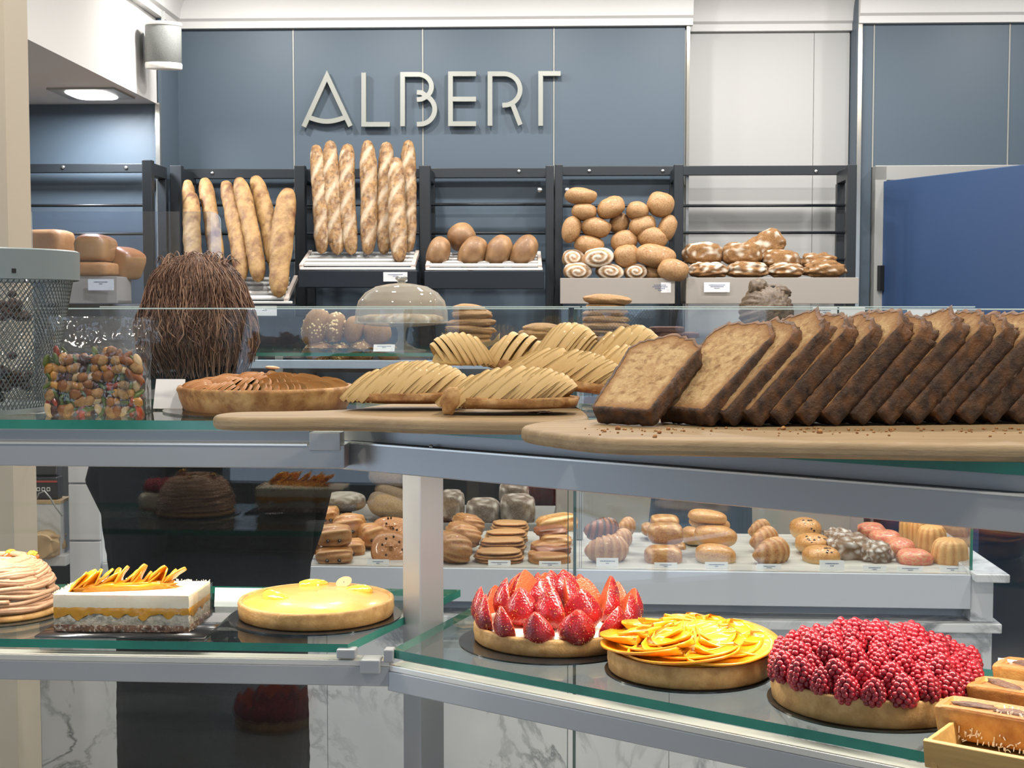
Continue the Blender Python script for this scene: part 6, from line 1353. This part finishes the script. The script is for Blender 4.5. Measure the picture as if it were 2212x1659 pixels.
for s in (-1, 1): hand(P1, Vector((s * .12, .17, .82)), Vector((0, .35, -.93)).normalized(), s, M_skin); G().blob((s * .10, .05, .035), (.045, .13, .035), None, 3, 0, 1, 0, 0, lambda p: Vector((p.x, p.y, max(-1, p.z)))).obj('shoe', M_shoe, P1)
# coat: a loose hanging shell over torso and arms
def coatf(a, b):
    th = a * 2 * pi; z = .30 + b * .985
    wprof = [(0, .208), (.25, .205), (.45, .205), (.62, .222), (.78, .238), (.86, .225), (.91, .18), (.95, .11), (1, .075)]
    for i in range(len(wprof) - 1):
        if wprof[i][0] <= b <= wprof[i + 1][0]:
            q = (b - wprof[i][0]) / (wprof[i + 1][0] - wprof[i][0]); w = wprof[i][1] * (1 - q) + wprof[i + 1][1] * q; break
    d = .155 - .02 * b - (.06 * max(0, b - .85) / .15)
    f = 1 + .05 * nz((cos(th) * 2, sin(th) * 2, z * 3), 1.3, 4) + .012 * nz((cos(th) * 14, sin(th) * 14, z * 30), 1.5, 4)
    return Vector((math.copysign(abs(cos(th)) ** .8, cos(th)) * w * f, math.copysign(abs(sin(th)) ** .85, sin(th)) * d * f, z))
G().grid(coatf, 72, 70, 0, True).obj('coat', M_coat, P1)
for s in (-1, 1):
    pts = [(s * .165, .0, 1.20), (s * .212, .01, 1.07), (s * .185, .06, .97), (s * .15, .13, .87), (s * .12, .17, .81)]; G().tube(pts, [.066, .060, .054, .048, .044], 16).obj('sleeve', M_coat, P1)
G().lathe([(.085, 0), (.075, .03), (.065, .07), (.058, .075), (.055, .04)], 30, sy=.9).obj('collar', M_coat, P1, True, (0, .0, 1.25))
hd = head(P1, (-.022, .01, hz0 + .0), 0, 1.0)
# hair mass plus strands
zt4 = EYE + u(660 - 550, D) - hz0; zb4 = EYE - u(800 - 660, D) - hz0; hw_ = u(118, D)
HP = [(-1, .50), (-.85, .80), (-.6, .98), (-.25, 1.0), (.1, .92), (.4, .84), (.65, .74), (.82, .56), (.94, .32), (1.0, .0)]
def hw_at(z):
    z = max(-1, min(1, z))
    for k in range(len(HP) - 1):
        if HP[k][0] <= z <= HP[k + 1][0]: q = (z - HP[k][0]) / (HP[k + 1][0] - HP[k][0]); return HP[k][1] * (1 - q) + HP[k + 1][1] * q
    return 0
def hairf(p):
    z = p.z; r = sqrt(p.x ** 2 + p.y ** 2); th = math.atan2(p.y, p.x)
    k = hw_at(z) * (1 + .09 * nz((cos(th) * 2.4, sin(th) * 2.4, z * 1.6), 1.2, 3) + .035 * nz((th * 9, z * 1.5, 0), 1, 3)) / max(r, 1e-4) if r > 1e-4 else 0
    q = Vector((p.x * k, p.y * k, z * (1 + .05 * nz((p.x * 3, p.y * 3, 2), 1.2, 5))))
    if q.y > .45 and z < .45: q.y = .45 + (q.y - .45) * .1      # open at the face
    return q
mz = (zt4 + zb4) / 2; hh4 = (zt4 - zb4) / 2
hr = G().blob((0, -.012, mz), (hw_ * 1.0, .105, hh4), None, 5, 0, 2.2, 3, 0, hairf).obj('hair', M_hair, hd)
g = G(); r2 = random.Random(21)
for i in range(1500):
    th = r2.uniform(-pi - .3, .3); z0 = 1 - 1.1 * r2.random() ** 1.4; ln = r2.uniform(.5, 1.15); sw = r2.uniform(-.35, .35) + .9 * nz((th * 1.1, z0, 0), 1.2, 9); off = 1.0 + .10 * r2.random() ** 3; pts = []
    for j in range(10):
        k = j / 9; z = z0 + (-1.02 - z0) * min(1.06, k * ln * (1.0 if z0 > .3 else .8)); t2 = th + sw * k + .12 * nz((th * 4, k * 3, i * .01), 1.4, 7)
        rr_ = hw_at(z) if z > -.6 else .98 - .35 * (-.6 - z) * (1 + nz((i * .7, 0, 0)))
        w_ = rr_ * (off + .03 * sin(k * 9 + i)) * (1.02 + .09 * nz((cos(t2) * 2.4, sin(t2) * 2.4, z * 1.6), 1.2, 3))
        pts.append(Vector((cos(t2) * w_ * hw_, sin(t2) * w_ * .105 - .012, mz + z * hh4 * 1.02 + (.004 if k < .1 else 0))))
    g.tube(pts, [.0005 + .0010 * sin(pi * (j + .3) / 10.5) for j in range(10)], 3, int(i % 4 == 0), False)
for i in range(70):  # loose tufts over the crown
    a0 = r2.uniform(-2.9, -.2); x = r2.choice((-.055, -.02, .03, .06)) + r2.uniform(-.012, .012); sx = r2.uniform(-.03, .03); hgt = r2.uniform(.008, .026)
    pts = [Vector((x + sx * k, -.045 + .03 * k, mz + hh4 * (.93 - 3.5 * x * x / .01 * .03) + hgt * sin(k * 2.6) - .006)) for k in (0, .2, .4, .6, .8, 1.0, 1.2)]; g.tube(pts, [.0012, .0013, .0012, .0011, .001, .0008, .0004], 3, int(i % 3 == 0), False)
s = g.obj('hair_strands', [M_hair, mat('light_hair_strand', '#9a7860', rough=.45)], hd); s['kind'] = 'stuff'
# --- baker with a brown bun behind the counter, bending to the right
D = 4.86; P2 = thing('person', (u(1515 - 1106, D), D + .05, 0), 'baker with brown pinned up hair behind the counter, wearing a grey blue apron', 'person')
M_app = mat('slate_apron', '#3f5266', '#35475a', 8, rough=.85, bump=.3, bs=60, stretch=(20, 20, 1)); M_shirt = mat('teal_shirt', '#2f5f78', rough=.85)
J = [(0, 0, .88), (.02, 0, 1.0), (.07, .0, 1.12), (.12, .0, 1.20), (.15, .0, 1.26), (.17, .0, 1.32), (-.08, .0, .78), (-.09, .01, .46), (-.09, .0, .10), (-.09, .09, .05), (.08, .0, .78), (.09, .01, .46), (.09, .0, .10), (.09, .09, .05),
     (.0, 0, 1.19), (-.05, .0, 1.16), (-.10, .05, .96), (-.06, .17, .86), (.22, 0, 1.17), (.27, .0, 1.12), (.28, .05, .93), (.20, .17, .86)]
Rr = [(.15, .11), (.14, .11), (.15, .11), (.12, .085), (.055, .055), (.048, .048), .09, .062, .045, .034, .09, .062, .045, .034, .065, .058, .046, .032, .065, .058, .046, .032]
body('body', J, E, Rr, M_shirt, P2)
for s, hx2 in ((-1, -.055), (1, .195)): hand(P2, Vector((hx2, .185, .85)), Vector((0, .75, -.6)).normalized(), s, M_skin)
for s in (-1, 1): G().blob((s * .09, .05, .035), (.045, .13, .035), None, 3).obj('shoe', M_shoe, P2)
def apf(a, b):
    th = a * 2 * pi; f = 1 + .02 * sin(th * 9) * (1 - b); w = .20 - .035 * b; return Vector((cos(th) * w * f + .02 * b, sin(th) * .145 * f, .42 + .56 * b))
G().grid(apf, 64, 20, 0, True).obj('apron', M_app, P2); G().box((0, -.150, .95), (.30, .006, .03)).obj('apron_tie', M_app, P2, False)
hz5 = EYE - .055; hd = head(P2, (.235, .01, hz5), .3, .95, radians(-18))
def h2f(p):
    q = p * (1 + .04 * sin(math.atan2(p.z, p.x) * 26 + p.y * 4)); 
    if q.y > .5 and q.z < .35: q.y = .5
    return q
G().blob((0, -.012, .022), (.097, .105, .112), None, 5, .03, 3, 2, 0, h2f).obj('hair', M_hair2, hd)
bn = G().blob((-.035, -.045, .115), (.036, .034, .034), (0, .4, 0), 4, .12, 3, 5, 0, lambda p: p * (1 + .06 * sin(p.x * 20 + p.z * 6))).obj('hair_bun', M_hair2, hd)
G().blob((.05, -.045, .100), (.044, .03, .024), (0, .25, 0), 4, .12, 3, 8, 0, lambda p: p * (1 + .06 * sin(p.z * 26 + p.x * 4))).obj('hair_twist', M_hair2, hd)
G().box((0, 0, 0), (.02, .016, .012)).obj('hair_clip', M_pl, hd, False, (.006, -.075, .105))
